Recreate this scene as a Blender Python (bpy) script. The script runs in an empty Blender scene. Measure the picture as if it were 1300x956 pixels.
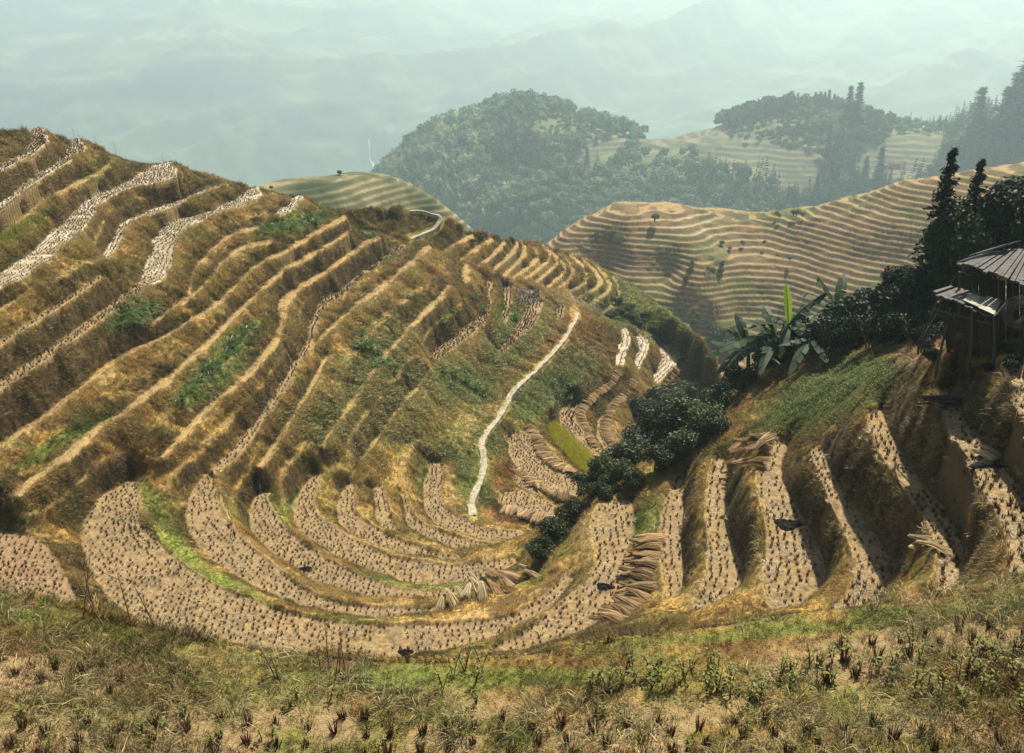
import bpy, math, random
import numpy as np
from mathutils import Vector, Matrix, Euler

random.seed(7)
DENOISE = True
rng = np.random.default_rng(11)
S = 1.4                       # metres per working unit
TH = math.radians(22.5)       # camera pitch below the horizon
F = 1265.0                    # focal length in photograph pixels
CT, ST = math.cos(TH), math.sin(TH)
scene = bpy.context.scene
COL = scene.collection

# ------------------------------------------------------------------ survey maths
def ray(px, py):
    u = (np.asarray(px, float) - 650) / F
    v = (478 - np.asarray(py, float)) / F
    return u, CT + v * ST, -ST + v * CT

def at_z(px, py, z):          # working units
    dx, dy, dz = ray(px, py)
    t = z / dz
    return dx * t, dy * t

def at_r(px, py, r):
    dx, dy, dz = ray(px, py)
    t = r / np.hypot(dx, dy)
    return dx * t, dy * t, dz * t

def to_px(x, y, z):
    cz = y * CT - z * ST
    cy = y * ST + z * CT
    cz = np.maximum(cz, 1e-3)
    return 650 + F * x / cz, 478 - F * cy / cz

def hash2(ix, iy, seed):
    h = (ix.astype(np.int64) * 374761393 + iy.astype(np.int64) * 668265263 + seed * 1442695041) & 0x7fffffff
    h = ((h ^ (h >> 13)) * 1274126177) & 0x7fffffff
    return ((h ^ (h >> 16)) & 0xffff) / 65535.0

def vnoise(x, y, seed=0):
    x = np.asarray(x, float); y = np.asarray(y, float)
    ix, iy = np.floor(x), np.floor(y)
    fx, fy = x - ix, y - iy
    fx = fx * fx * (3 - 2 * fx); fy = fy * fy * (3 - 2 * fy)
    a = hash2(ix, iy, seed); b = hash2(ix + 1, iy, seed)
    c = hash2(ix, iy + 1, seed); d = hash2(ix + 1, iy + 1, seed)
    return (a + (b - a) * fx) * (1 - fy) + (c + (d - c) * fx) * fy

def fbm(x, y, seed=0, octv=4):
    s = 0; amp = .5; tot = 0
    for k in range(octv):
        s = s + amp * vnoise(x * 2 ** k + 17.3 * k, y * 2 ** k - 9.1 * k, seed + k)
        tot += amp; amp *= .5
    return s / tot            # 0..1

def sstep(a, b, x):
    t = np.clip((x - a) / (b - a), 0, 1)
    return t * t * (3 - 2 * t)

def spline(pts, n_per=10):    # Catmull-Rom through rows of pts
    P = np.array(pts, float)
    if len(P) < 3:
        t = np.linspace(0, 1, n_per * 2)[:, None]
        return P[0] * (1 - t) + P[-1] * t
    Q = np.vstack([2 * P[0] - P[1], P, 2 * P[-1] - P[-2]])
    out = []
    for i in range(len(P) - 1):
        p0, p1, p2, p3 = Q[i], Q[i + 1], Q[i + 2], Q[i + 3]
        t = np.linspace(0, 1, n_per, endpoint=False)[:, None]
        out.append(.5 * ((2 * p1) + (-p0 + p2) * t + (2 * p0 - 5 * p1 + 4 * p2 - p3) * t ** 2 + (-p0 + 3 * p1 - 3 * p2 + p3) * t ** 3))
    out.append(P[-1:])
    return np.vstack(out)

def blobs(px, py, lst, soft=.45):
    o = np.zeros_like(px)
    for cx, cy, rx, ry, ang, v in lst:
        c, s = math.cos(math.radians(ang)), math.sin(math.radians(ang))
        dx, dy = px - cx, py - cy
        e = np.hypot((dx * c + dy * s) / rx, (-dx * s + dy * c) / ry)
        o = np.maximum(o, v * (1 - sstep(1 - soft, 1 + soft, e)))
    return o

# ------------------------------------------------------------------ surveyed paddies
# (kind, level, [(column, row, width)...]); kind: s stubble, d bleached dry, g grown over, b burnt
PAD = [
 ('d', -7.7, [(-40,232,5),(0,215,5),(20,203,5),(38,194,7),(48,176,20),(58,170,16)]),
 ('d', -8.8, [(-40,280,5),(0,260,6),(20,244,6),(50,224,6),(78,206,7),(92,191,16),(104,182,14)]),
 ('g', -9.6, [(-40,324,4),(0,299,3),(28,277,4),(55,257,4),(100,232,4),(130,217,4),(145,203,4)]),
 ('d', -10.8, [(-50,388,14),(0,358,16),(30,340,19),(60,318,21),(90,289,22),(105,272,18),(118,258,12),(143,243,8),(170,231,10),(195,222,18),(222,214,18)]),
 ('g', -11.4, [(-30,408,3),(0,392,3),(15,384,3),(30,375,2)]),
 ('d', -11.7, [(132,331,7),(145,309,8),(157,288,8),(185,273,5),(220,259,4),(255,245,4),(288,233,3)]),
 ('s', -12.3, [(-40,460,4),(0,436,4),(30,417,4),(50,404,4),(68,392,5),(100,371,3),(127,351,3)]),
 ('s', -13.3, [(-40,515,8),(0,490,8),(60,450,8),(100,421,8),(130,399,8),(160,378,9),(184,359,11)]),
 ('d', -13.3, [(184,359,10),(197,344,24),(206,325,26),(212,304,27),(228,288,18),(256,277,9),(290,263,8),(316,250,13),(330,243,12)]),
 ('g', -13.9, [(238,372,3),(246,345,3),(262,325,4),(288,303,4),(328,288,4)]),
 ('d', -14.3, [(352,273,5),(368,264,7),(378,254,9),(384,250,6)]),
 ('g', -14.6, [(190,413,3),(220,391,4),(250,371,4),(270,350,4),(287,330,4),(310,314,4),(344,306,4)]),
 ('g', -15.2, [(-40,592,4),(0,567,5),(40,540,6),(66,522,6),(104,492,5),(130,470,5),(160,451,5),(190,436,4),(220,421,4),(260,397,5),(290,372,4),(313,349,4),(334,333,4),(362,319,4),(392,301,4),(422,285,4),(438,275,4)]),
 ('g', -16.2, [(22,628,6),(48,606,7),(76,586,7),(100,566,7),(128,541,7),(152,528,5),(180,508,7),(212,484,8),(240,458,6),(270,431,5),(296,404,5),(322,378,4),(340,360,4),(362,341,4),(398,322,4),(442,295,4)]),
 ('g', -17.1, [(205,580,3),(236,549,5),(262,520,5),(304,486,5),(340,446,6),(356,416,8),(359,390,10),(369,374,7),(392,358,4),(422,338,4),(462,310,4),(482,301,4)]),
 ('s', -18.2, [(270,600,7),(300,574,8),(324,542,8),(350,506,8),(372,468,7),(390,440,7),(397,411,8),(410,388,9),(432,372,8),(456,352,7),(490,328,6),(514,313,5)]),
 ('g', -19.2, [(392,446,3),(420,418,4),(448,393,5),(480,368,5),(506,347,5),(534,323,5),(545,312,4)]),
 # the bowl
 ('s', -17.2, [(-60,690,50),(0,712,66),(38,724,66),(66,745,40),(86,770,22)]),
 ('s', -18.2, [(172,607,6),(163,625,26),(150,650,58),(146,680,78),(165,718,84),(200,748,80),(250,772,66),(310,789,52),(370,803,42),(430,811,38),(490,815,37),(550,813,36),(600,805,28),(640,795,20),(672,779,15),(700,757,14),(722,732,10)]),
 ('s', -19.0, [(266,603,10),(260,634,34),(261,662,44),(281,690,40),(305,709,36),(342,735,30),(377,756,22),(417,771,16),(486,779,13),(532,778,10),(560,772,5)]),
 ('s', -19.8, [(336,624,10),(331,640,22),(335,661,32),(344,680,36),(359,694,36),(381,709,32),(409,725,30),(445,741,27),(470,750,24),(500,757,20),(535,759,17),(570,758,16),(610,756,18),(645,751,18),(674,744,12)]),
 ('s', -20.6, [(403,603,7),(393,621,14),(385,642,22),(392,663,27),(411,680,28),(436,695,28),(459,706,26),(491,720,25),(523,728,26),(556,732,26),(590,730,23),(624,721,16),(655,712,8)]),
 ('s', -21.3, [(444,615,6),(441,631,16),(440,654,22),(452,668,21),(480,684,18),(514,697,14),(544,705,9),(580,709,4)]),
 ('s', -21.7, [(480,618,10),(483,635,14),(486,656,16),(494,669,13),(507,679,5)]),
 ('s', -22.4, [(512,626,5),(517,647,7),(523,663,12),(540,677,16),(562,686,16),(590,693,14),(620,695,9),(648,694,5)]),
 ('s', -23.1, [(555,586,14),(553,603,18),(549,621,20),(551,642,22),(563,658,22),(583,669,19),(608,677,14),(638,679,9),(662,676,5)]),
 # middle slope
 ('g', -20.6, [(589,334,6),(591,348,7),(592,362,5)]),
 ('s', -21.6, [(549,463,11),(560,446,11),(577,433,11),(600,416,10),(616,403,9),(621,388,4),(619,372,3),(621,358,6)]),
 ('s', -22.5, [(636,412,4),(642,398,7),(645,383,8),(643,364,13)]),
 ('s', -23.2, [(630,450,5),(648,434,12),(664,418,15),(673,402,16),(677,389,19),(672,374,22)]),
 ('s', -23.9, [(711,402,5),(709,391,11),(705,383,9)]),
 # beyond the path
 ('s', -25.0, [(650,553,10),(660,566,30),(675,583,36),(693,598,36),(714,611,30),(736,619,20)]),
 ('s', -24.5, [(651,606,5),(664,615,9),(682,624,6)]),
 ('s', -24.0, [(633,632,10),(650,635,22),(672,642,24),(694,649,20),(712,656,12)]),
 ('y', -26.0, [(700,540,10),(712,556,18),(728,573,20),(744,588,20),(757,599,14)]),
 ('s', -26.8, [(733,512,8),(722,522,15),(718,535,17),(728,550,18),(738,562,15),(750,576,9)]),
 ('d', -26.8, [(786,463,7),(789,447,9),(794,431,10),(790,418,8)]),
 ('s', -27.9, [(786,503,4),(770,523,5),(761,538,6),(761,553,6),(768,565,8),(778,575,9)]),
 ('d', -27.9, [(807,471,6),(811,455,10),(817,438,11),(810,425,8)]),
 ('d', -29.2, [(829,488,5),(840,470,15),(849,454,20),(842,443,14),(835,437,6)]),
 ('s', -30.4, [(846,505,5),(857,487,6),(872,470,6)]),
 # right slope
 ('s', -17.6, [(791,634,14),(788,643,32),(779,660,44),(777,682,40),(778,704,34),(774,728,36),(762,752,40),(738,774,40),(714,789,34),(690,804,27),(660,817,20),(628,828,10)]),
 ('s', -16.6, [(868,603,5),(861,618,13),(855,645,20),(852,670,22),(852,704,21),(856,738,16),(853,761,12),(842,776,8)]),
 ('s', -15.3, [(914,582,12),(912,608,19),(908,636,18),(909,670,18),(916,702,26),(921,726,34),(913,750,34),(899,768,24),(880,783,12)]),
 ('s', -13.8, [(991,562,16),(981,586,20),(977,611,23),(985,636,28),(995,658,34),(1003,684,44),(1009,712,55),(1008,738,60),(996,762,44),(984,776,22)]),
 ('s', -12.4, [(1036,574,10),(1052,608,14),(1068,642,18),(1089,674,22),(1104,702,30),(1108,726,34),(1100,750,32),(1082,768,22),(1062,778,12)]),
 ('s', -10.8, [(1110,522,16),(1119,554,18),(1141,590,18),(1165,625,20),(1190,656,21),(1205,690,24),(1206,722,25),(1201,744,22),(1184,757,12)]),
 ('s', -9.2, [(1199,492,18),(1206,519,22),(1222,549,26),(1241,577,29),(1263,609,32),(1283,642,32),(1292,684,30),(1293,723,28),(1286,742,20)]),
 ('s', -7.8, [(1283,455,15),(1290,480,18),(1304,512,22),(1330,560,26),(1360,610,30)]),
]
EXTRA = [('g', -18.8, [(328,594,5),(352,560,6),(378,520,6),(400,482,6),(415,452,5)]),
 ('g', -19.6, [(408,566,5),(440,520,6),(470,478,6),(500,440,6),(530,405,6),(556,380,5),(570,362,4)]),
 ('g', -21.2, [(455,592,5),(480,556,6),(505,522,6),(528,494,6),(543,474,5)]),
 ('g', -18.9, [(395,470,3),(425,430,5),(455,402,5),(482,380,4)])]
# terraces of the saddle ridge: (level, rim) - thin shelves
RIM = [
 (560,322,-19.5,[(560,322),(582,309),(600,297)]),
 (0,0,-20.1,[(584,330),(606,315),(624,303)]),
 (0,0,-20.7,[(606,340),(630,319),(640,307)]),
 (0,0,-21.2,[(624,344),(650,321),(655,307)]),
 (0,0,-21.7,[(638,350),(662,327),(664,313),(659,305)]),
 (0,0,-22.2,[(650,354),(680,330),(678,317),(670,308)]),
 (0,0,-22.7,[(664,356),(696,329),(690,315),(680,309)]),
 (0,0,-23.2,[(678,360),(706,334),(700,322),(687,312)]),
 (0,0,-23.7,[(692,366),(714,346),(710,332),(693,315)]),
 (0,0,-24.2,[(704,370),(722,354),(724,338),(700,317)]),
 (0,0,-24.8,[(718,372),(742,358),(740,344),(730,331),(712,321)]),
 (0,0,-25.5,[(731,380),(760,361),(753,344),(738,328)]),
 (0,0,-26.3,[(746,387),(772,369),(769,353),(752,337)]),
 (0,0,-27.2,[(762,402),(783,381),(784,366),(776,352)]),
]
for a, b, z, pts in RIM:
    PAD.append(('g', z, [(p[0], p[1], 4 if i not in (0, len(pts) - 1) else 2.5) for i, p in enumerate(pts)]))
# levels adjusted so that every bank keeps a believable slope
LEV = [-8.93,-9.89,-10.81,-11.69,-12.17,-13.0,-12.77,-13.78,-13.78,-14.62,-14.34,-14.74,-15.3,-15.92,-16.91,-18.12,-18.3,-16.85,-17.66,-18.25,-19.8,-20.6,-21.3,-21.7,-22.4,-23.1,-20.27,-21.6,-22.65,-23.2,-24.0,-25.0,-24.5,-24.0,-26.0,-26.8,-26.48,-27.9,-27.9,-29.36,-30.25,-17.18,-16.6,-15.3,-13.8,-12.4,-10.75,-9.25,-8.1,-19.5,-20.08,-20.7,-21.34,-21.94,-22.44,-22.78,-23.2,-23.84,-24.26,-24.72,-25.27,-25.82,-26.8]
PAD = [(k, LEV[i], [(a, b, c * (1.32 if 42 <= i <= 48 else 1.2 if i == 41 else 1.1 if 17 <= i <= 25 else 1.35 if k == 'g' else 1.15)) for a, b, c in p]) for i, (k, z, p) in enumerate(PAD)]
PAD += EXTRA[:3]
# ground heights read along lines (column,row,level)
GUIDE = [
 [(-120,160,-6.0),(0,165,-6.9),(45,167,-7.5),(62,170,-7.9),(85,177,-8.6),(105,179,-8.9),(125,186,-9.3),(150,195,-9.9),(180,206,-10.6),(230,212,-11.0),(250,219,-11.4),(290,230,-12.4),(318,238,-13.0),(340,242,-13.5),(385,252,-14.5),(400,260,-15.1),(430,266,-15.8),(480,265,-16.4),(530,267,-17.0),(565,277,-17.8),(600,290,-19),(640,302,-20.5),(690,312,-22.8),(720,322,-24.2),(760,338,-26),(800,362,-28),(840,392,-31),(880,425,-34.5),(905,450,-37)],
 [(672,712,-23.5),(700,670,-25.5),(760,620,-27.5),(820,570,-29.5),(870,540,-31.5),(900,510,-33.5),(925,480,-36),(932,465,-38)],
 [(690,706,-20.2),(740,645,-18.8),(800,613,-17.8),(860,580,-17),(910,550,-16),(955,520,-15.4)],
 [(950,492,-15.8),(1000,475,-15),(1050,460,-14),(1130,442,-12),(1180,430,-11),(1300,410,-9.5),(1400,400,-9)],
 [(975,540,-14.7),(1050,510,-12.9),(1130,478,-11.2)],
 [(1150,456,-10.2),(1180,458,-9.2),(1205,458,-8.65),(1240,452,-8.45),(1310,436,-8.0)],[(1185,444,-9.1),(1240,436,-8.6),(1320,418,-8.2)],
 [(440,300,-17.2),(480,285,-17.4),(520,275,-17.6),(545,283,-17.9),(522,303,-18.3)],
 [(601,656,-23.6),(607,620,-23.7),(613,585,-23.8),(618,550,-23.9),(650,500,-24.1),(680,470,-24.2),(710,440,-24.4),(728,412,-24.6),(729,394,-24.7)],
 [(610,470,-23.2),(580,500,-22.8),(560,540,-22.4),(575,570,-22.8)],
 [(770,410,-26.0),(760,440,-25.8),(740,480,-25.6),(700,520,-25.2)],
]
EDGE = [(-330,700,-5.8),(-150,725,-5.9),(0,752,-6.0),(75,765,-6.1),(150,790,-6.3),(250,812,-6.5),(350,828,-6.6),(450,838,-6.7),(560,842,-6.7),(650,835,-6.5),(720,822,-6.3),(800,812,-6.1),(880,797,-6),(1000,778,-5.9),(1100,767,-5.8),(1200,748,-5.7),(1300,728,-5.6),(1500,690,-5.4)]

# ------------------------------------------------------------------ relief of the near hillside (log-polar grid)
HG = .002
A0, A1 = math.radians(-40), math.radians(40)
L0, L1 = math.log(3.0), math.log(125.0)
NA = int((A1 - A0) / HG) + 1
NL = int((L1 - L0) / HG) + 1
zfix = np.full((NL, NA), np.nan)
tfix = np.full((NL, NA), np.nan)
pid = np.full((NL, NA), -1, np.int16)
def gidx(x, y):
    ia = np.rint((np.arctan2(x, y) - A0) / HG).astype(int)
    il = np.rint((np.log(np.maximum(np.hypot(x, y), 1e-3)) - L0) / HG).astype(int)
    ok = (ia >= 0) & (ia < NA) & (il >= 0) & (il < NL)
    return il, ia, ok
def put_line(xs, ys, zs, n=3000):
    d = np.r_[0, np.cumsum(np.hypot(np.diff(xs), np.diff(ys)))]
    s = np.linspace(0, d[-1], n)
    x, y, z = (np.interp(s, d, v) for v in (xs, ys, zs))
    il, ia, ok = gidx(x, y)
    zfix[il[ok], ia[ok]] = z[ok]
GUIDE[0] = [(a, b, float(np.interp(c, [-27.2,-16,-14.5,-13.3,-11.7,-10.8,-8.8,-7.7,-6], [-27.2,-16,-14.5,-13.75,-12.9,-11.85,-9.9,-8.95,-7.4]))) for a, b, c in GUIDE[0]]
for g in GUIDE:
    G = spline(g, 20); x, y = at_z(G[:, 0], G[:, 1], G[:, 2]); put_line(x, y, G[:, 2])
# ground behind the skyline falls away
sk = np.array(GUIDE[0], float); x, y = at_z(sk[:, 0], sk[:, 1], sk[:, 2])
for m, dz in ((1.03, -1.6), (1.15, -7.5), (1.3, -17)):
    put_line(x * m, y * m, sk[:, 2] * m ** .3 + dz)
cr = np.array(GUIDE[3], float); x, y = at_z(cr[:, 0], cr[:, 1], cr[:, 2])
put_line(x * 1.3, y * 1.3, cr[:, 2] - 7)
put_line(x * 1.8, y * 1.8, cr[:, 2] - 19)
E = spline(EDGE, 20); ex, ey = at_z(E[:, 0], E[:, 1], E[:, 2])
put_line(ex, ey, E[:, 2]); put_line(ex * .8, ey * .8, E[:, 2] + .12); put_line(ex * .6, ey * .6, E[:, 2] + .3)
put_line(ex * 1.02, ey * 1.02, E[:, 2] - .35)
put_line(ex * 1.10, ey * 1.10, E[:, 2] - 2.6)
put_line(ex * 1.3, ey * 1.3, E[:, 2] - 6.0)
zfix[0, :] = -5.4
zfix[-1, :] = -62
# right flank beyond the frame keeps rising
for aa, zz in ((33, ((14, -9.0), (18, -7.4), (24, -7.2), (30, -8.8))), (39, ((14, -8.4), (20, -6.6), (30, -7.6)))):
    rr = np.array([q[0] for q in zz], float); put_line(rr * math.sin(math.radians(aa)), rr * math.cos(math.radians(aa)), np.array([q[1] for q in zz], float))

paths = []                     # per paddy: centre/left/right world lines
for k, (kind, z, pts) in enumerate(PAD):
    C = spline(pts, 14)
    d = np.gradient(C[:, :2], axis=0); d /= np.hypot(d[:, 0], d[:, 1])[:, None] + 1e-9
    nrm = np.stack([-d[:, 1], d[:, 0]], 1)
    w = np.maximum(C[:, 2], 2.2)[:, None] * .5
    Lp, Rp = C[:, :2] + nrm * w, C[:, :2] - nrm * w
    seg = np.r_[0, np.cumsum(np.hypot(np.diff(C[:, 0]), np.diff(C[:, 1])))]
    n = int(seg[-1] / .35) + 2
    s = np.linspace(0, seg[-1], n)
    l = np.stack([np.interp(s, seg, Lp[:, i]) for i in (0, 1)], 1)
    r = np.stack([np.interp(s, seg, Rp[:, i]) for i in (0, 1)], 1)
    nt = int(C[:, 2].max() / .35) + 3
    t = np.linspace(0, 1, nt)
    px = l[:, None, 0] * (1 - t) + r[:, None, 0] * t
    py = l[:, None, 1] * (1 - t) + r[:, None, 1] * t
    x, y = at_z(px.ravel(), py.ravel(), z)
    il, ia, ok = gidx(x, y)
    il, ia = il[ok], ia[ok]; tt = (np.broadcast_to(t, px.shape).ravel() * 2 - 1)[ok]
    free = (pid[il, ia] < 0) | (pid[il, ia] == k)
    il, ia, tt = il[free], ia[free], tt[free]
    zfix[il, ia] = z; tfix[il, ia] = tt; pid[il, ia] = k
    lx, ly = at_z(l[:, 0], l[:, 1], z); rx, ry = at_z(r[:, 0], r[:, 1], z)
    paths.append((kind, z, np.stack([lx, ly], 1), np.stack([rx, ry], 1)))

def relax(fix, iters=(500, 300, 220, 160, 120)):
    known = ~np.isnan(fix)
    levels = []
    f, m = np.where(known, fix, 0.), known.astype(float)
    levels.append((f, m))
    for _ in range(5):
        h, w = f.shape; H, W = (h + 1) // 2, (w + 1) // 2
        fp = np.zeros((H * 2, W * 2)); mp = np.zeros((H * 2, W * 2))
        fp[:h, :w] = f * m; mp[:h, :w] = m
        ms = mp.reshape(H, 2, W, 2).sum((1, 3)); fs = fp.reshape(H, 2, W, 2).sum((1, 3))
        f = np.where(ms > 0, fs / np.maximum(ms, 1e-9), 0); m = (ms > 0).astype(float)
        levels.append((f, m))
    u = None
    its = [1500, 500, 300, 200, 140, 110]
    for lv, (f, m) in enumerate(reversed(levels)):
        if u is None:
            u = np.where(m > 0, f, f[m > 0].mean())
        else:
            h, w = f.shape
            u = np.repeat(np.repeat(u, 2, 0), 2, 1)[:h, :w]
        mb = m > 0
        om = 1.0
        for it in range(its[lv]):
            p = np.pad(u, 1, mode='edge')
            v = .25 * (p[:-2, 1:-1] + p[2:, 1:-1] + p[1:-1, :-2] + p[1:-1, 2:])
            u = np.where(mb, f, v)
    return u
zg = relax(zfix)
# which side of each paddy is downhill -> sign of t
for k in range(len(paths)):
    m = pid == k
    if not m.any(): continue
    kind, z, Lw, Rw = paths[k]
    def side(Aw, Bw):
        x = Aw[:, 0] + (Aw[:, 0] - Bw[:, 0]) * .5 ; y = Aw[:, 1] + (Aw[:, 1] - Bw[:, 1]) * .5
        dx = Aw - Bw; dl = np.hypot(dx[:, 0], dx[:, 1])[:, None] + 1e-6
        q = Aw + dx / dl * .35
        il, ia, ok = gidx(q[:, 0], q[:, 1])
        return zg[il[ok], ia[ok]].mean() if ok.any() else z
    if side(Lw, Rw) < side(Rw, Lw):     # left edge (t=-1) is downhill: flip so +1 is the outer rim
        tfix[m] = -tfix[m]
        paths[k] = (kind, z, Rw, Lw)    # second line = outer rim
qf = np.where(pid >= 0, tfix, np.nan); qf[0, :] = 0; qf[-1, :] = 0
qg = relax(qf)

# refine azimuth twofold
def up2(a):
    b = np.empty((a.shape[0], a.shape[1] * 2 - 1)); b[:, ::2] = a; b[:, 1::2] = (a[:, 1:] + a[:, :-1]) * .5
    return b
Z = up2(zg); Q = up2(qg); PM = up2((pid >= 0).astype(float))
pidn = np.repeat(pid, 2, 1)[:, :Z.shape[1]]
NA2 = Z.shape[1]
az = np.linspace(A0, A0 + HG * (NA - 1), NA2); lr = L0 + HG * np.arange(NL)
AZ, LR = np.meshgrid(az, lr); R = np.exp(LR); X, Y = R * np.sin(AZ), R * np.cos(AZ)
def blur(a, n=1):
    for _ in range(n):
        p = np.pad(a, 1, mode='edge'); a = (p[:-2, 1:-1] + p[2:, 1:-1] + p[1:-1, :-2] + p[1:-1, 2:] + 2 * p[1:-1, 1:-1]) / 6
    return a
PMs = blur(PM, 2)
open_ = 1 - PMs
# banks: swollen bund at the lip, hummocks on the bank
shelf = 1 - sstep(-.02, .02, R - np.interp(AZ, np.arctan2(ex, ey), np.hypot(ex, ey)))
pid2 = np.repeat(pid, 2, 1)[:, :Z.shape[1]]
# banks: steep foot, gentle grassy crown
_gz = np.hypot(np.gradient(Z, HG, axis=0), np.gradient(Z, HG / 2, axis=1)); _gq = np.hypot(np.gradient(Q, HG, axis=0), np.gradient(Q, HG / 2, axis=1))
hb_ = np.where(open_ > .5, np.clip(_gz / np.maximum(_gq, 1.0), 0, 1.3), 0)
hb_ = blur(hb_[::2, ::2], 12); hb_ = np.repeat(np.repeat(hb_, 2, 0), 2, 1)[:Z.shape[0], :Z.shape[1]]
crest_ = blobs(*to_px(X, Y, Z), [(1080,640,300,170,0,1)], .3); Z = Z + hb_ * (.22 + .20 * crest_) * (1 - np.clip(Q, -1, 1) ** 2) * open_ * sstep(1.7, 2.6, R / np.interp(AZ, np.arctan2(ex, ey), np.hypot(ex, ey))) * (R < 60)
mini = blobs(*to_px(X, Y, Z), [(180,400,330,250,0,1),(450,470,190,150,0,1),(60,560,200,110,0,1)], .2) * sstep(.3, .6, hb_) * (pid2 < 0) * sstep(.30, .48, fbm(X * .12, Y * .12, 601, 3))
Z = Z - hb_ * .85 * mini * np.sin(2 * np.pi * Q) / (2 * np.pi)      # narrow half-way shelves on the tall banks
bund = sstep(.55, .9, Q) * open_ * (1 - shelf)
Z = Z + bund * .10 * (.6 + .8 * fbm(X * 2.2, Y * 2.2, 5, 2))
hum = (fbm(X * .9, Y * .9, 21, 4) - .5) * .9 + (fbm(X * 3.5, Y * 3.5, 31, 3) - .5) * .35
amp = np.where(shelf > .5, .22, 1.0) * sstep(0, .25, 1 - np.abs(Q)) * .45
Z = Z + hum * amp * open_
Z = Z + (fbm(X * 6, Y * 6, 8, 2) - .5) * .04 * (1 - open_)
Z = Z + (fbm(X * .35, Y * .35, 77, 3) - .5) * 1.2 * sstep(0, .2, 1 - np.abs(Q)) * open_ * (1 - shelf) * .25

PXg, PYg = to_px(X, Y, Z)
GREEN = [(165,402,35,18,-25,1),(370,285,48,14,-18,1),(300,436,42,16,-38,.9),(265,480,55,22,-40,.8),(470,470,45,70,40,.42),(540,520,70,60,0,.42),
         (440,540,70,50,0,.38),(590,490,50,38,20,.6),(690,495,60,30,-30,.8),(655,430,60,30,-40,.6),(600,600,22,60,0,.7),(540,600,14,40,0,.5),(230,700,12,60,-40,.9),
         (300,752,60,12,28,1),(420,790,90,7,6,.8),(560,745,110,7,-3,.7),(500,740,100,6,10,.7),(205,660,12,50,-25,1),(380,640,14,24,-30,.8),(350,640,12,30,-30,.7),
         (1060,500,95,34,-22,1),(830,390,60,36,35,.8),(780,395,40,18,30,.9),(845,405,80,14,38,.7),(100,545,40,10,-30,.6),(60,570,60,8,-33,.8),
         (30,290,50,8,-30,.6),(130,225,30,16,-30,.5),(820,660,16,34,30,.8),(930,620,14,30,0,.6),(1000,800,160,8,-5,.6),(1170,780,140,10,-8,.6),(560,860,200,14,0,.7),
         (80,790,120,12,10,.5),(510,315,80,10,-30,.3),(640,400,20,16,0,.7),(590,560,50,30,0,.6),(850,590,40,10,-30,.5),(1100,640,40,60,50,.25),(1210,600,40,60,50,.25),
         (720,470,40,30,-40,.6),(100,650,22,16,20,.6),(250,300,30,8,-15,.4),(90,405,50,6,-33,.4)]
RUST = [(40,520,70,18,-30,.9),(160,600,60,22,-35,.8),(60,470,60,12,-30,.7),(120,580,60,16,-30,.7),(740,440,50,30,-40,.8),(700,430,30,60,30,.6),(220,380,40,14,-30,.5),(870,680,14,50,0,.8),
        (1030,650,26,60,-30,.6),(1120,640,28,80,-35,.5),(1220,650,40,60,-30,.6),(640,655,30,10,10,1),(640,600,14,30,0,.9),(1170,450,40,14,-10,.8),(100,860,140,12,0,.7),(640,500,12,12,0,.5),(180,440,50,14,-30,.5),(1250,700,26,60,0,.5)]
def ground_colour(px, py, x, y, q, pm, pid_, seed=0):
    """colour of soil, straw litter and grass by place"""
    def c(*v): return np.array(v)[:, None] if px.ndim == 1 else np.array(v)[:, None, None]
    n1 = fbm(x * .9, y * .9, 3 + seed, 4); n2 = fbm(x * 2.3, y * 2.3, 13, 3); n3 = fbm(x * 8, y * 8, 23, 2)
    g = blobs(px, py, GREEN); ru = blobs(px, py, RUST)
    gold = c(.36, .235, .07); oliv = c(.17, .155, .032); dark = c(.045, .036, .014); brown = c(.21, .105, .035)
    grn = c(.085, .13, .028); rust = c(.24, .10, .035); straw = c(.36, .275, .13)
    k = sstep(.38, .66, n1 * .6 + n2 * .4)
    col = gold * (1 - k) + oliv * k
    k = sstep(.5, .72, n2); col = col * (1 - k * .7) + brown * k * .7
    k = np.clip(ru * sstep(.3, .6, n2 + ru * .2), 0, 1); col = col * (1 - k * .8) + rust * k * .8
    k = sstep(.25, -.7, q) * .8 * sstep(.35, .6, n2 * .6 + n3 * .4 + .06); col = col * (1 - k) + dark * k       # darkens towards the foot of the bank, broken by noise
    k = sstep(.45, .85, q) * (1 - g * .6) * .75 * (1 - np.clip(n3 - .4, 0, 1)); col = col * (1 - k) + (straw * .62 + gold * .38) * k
    k = np.clip(g * sstep(.25, .55, n2 * .7 + n3 * .3 + g * .25) , 0, 1); col = col * (1 - k) + grn * k
    yg = c(.20, .21, .045)
    lip = blobs(px, py, [b for b in GREEN if min(b[2], b[3]) <= 16]); k = np.clip(lip * sstep(-.9, .2, q) * .85, 0, 1); col = col * (1 - k) + yg * k
    return col * (.75 + .5 * n3)
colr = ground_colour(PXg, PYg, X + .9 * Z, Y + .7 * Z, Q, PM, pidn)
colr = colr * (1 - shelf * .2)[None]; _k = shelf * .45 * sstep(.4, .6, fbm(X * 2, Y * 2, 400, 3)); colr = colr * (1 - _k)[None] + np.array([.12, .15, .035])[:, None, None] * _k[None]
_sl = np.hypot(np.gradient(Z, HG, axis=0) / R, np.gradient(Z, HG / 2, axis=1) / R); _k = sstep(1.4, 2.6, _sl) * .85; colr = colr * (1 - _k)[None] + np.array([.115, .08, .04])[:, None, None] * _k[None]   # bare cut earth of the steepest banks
kinds = np.array([p[0] for p in PAD])
_k = mini * (1 - sstep(.08, .2, np.abs(Q + .06))) * sstep(.35, .55, fbm(X * 2, Y * 2, 602, 3)) * .75; colr = colr * (1 - _k)[None] + np.array([.31, .225, .105])[:, None, None] * _k[None]
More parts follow.
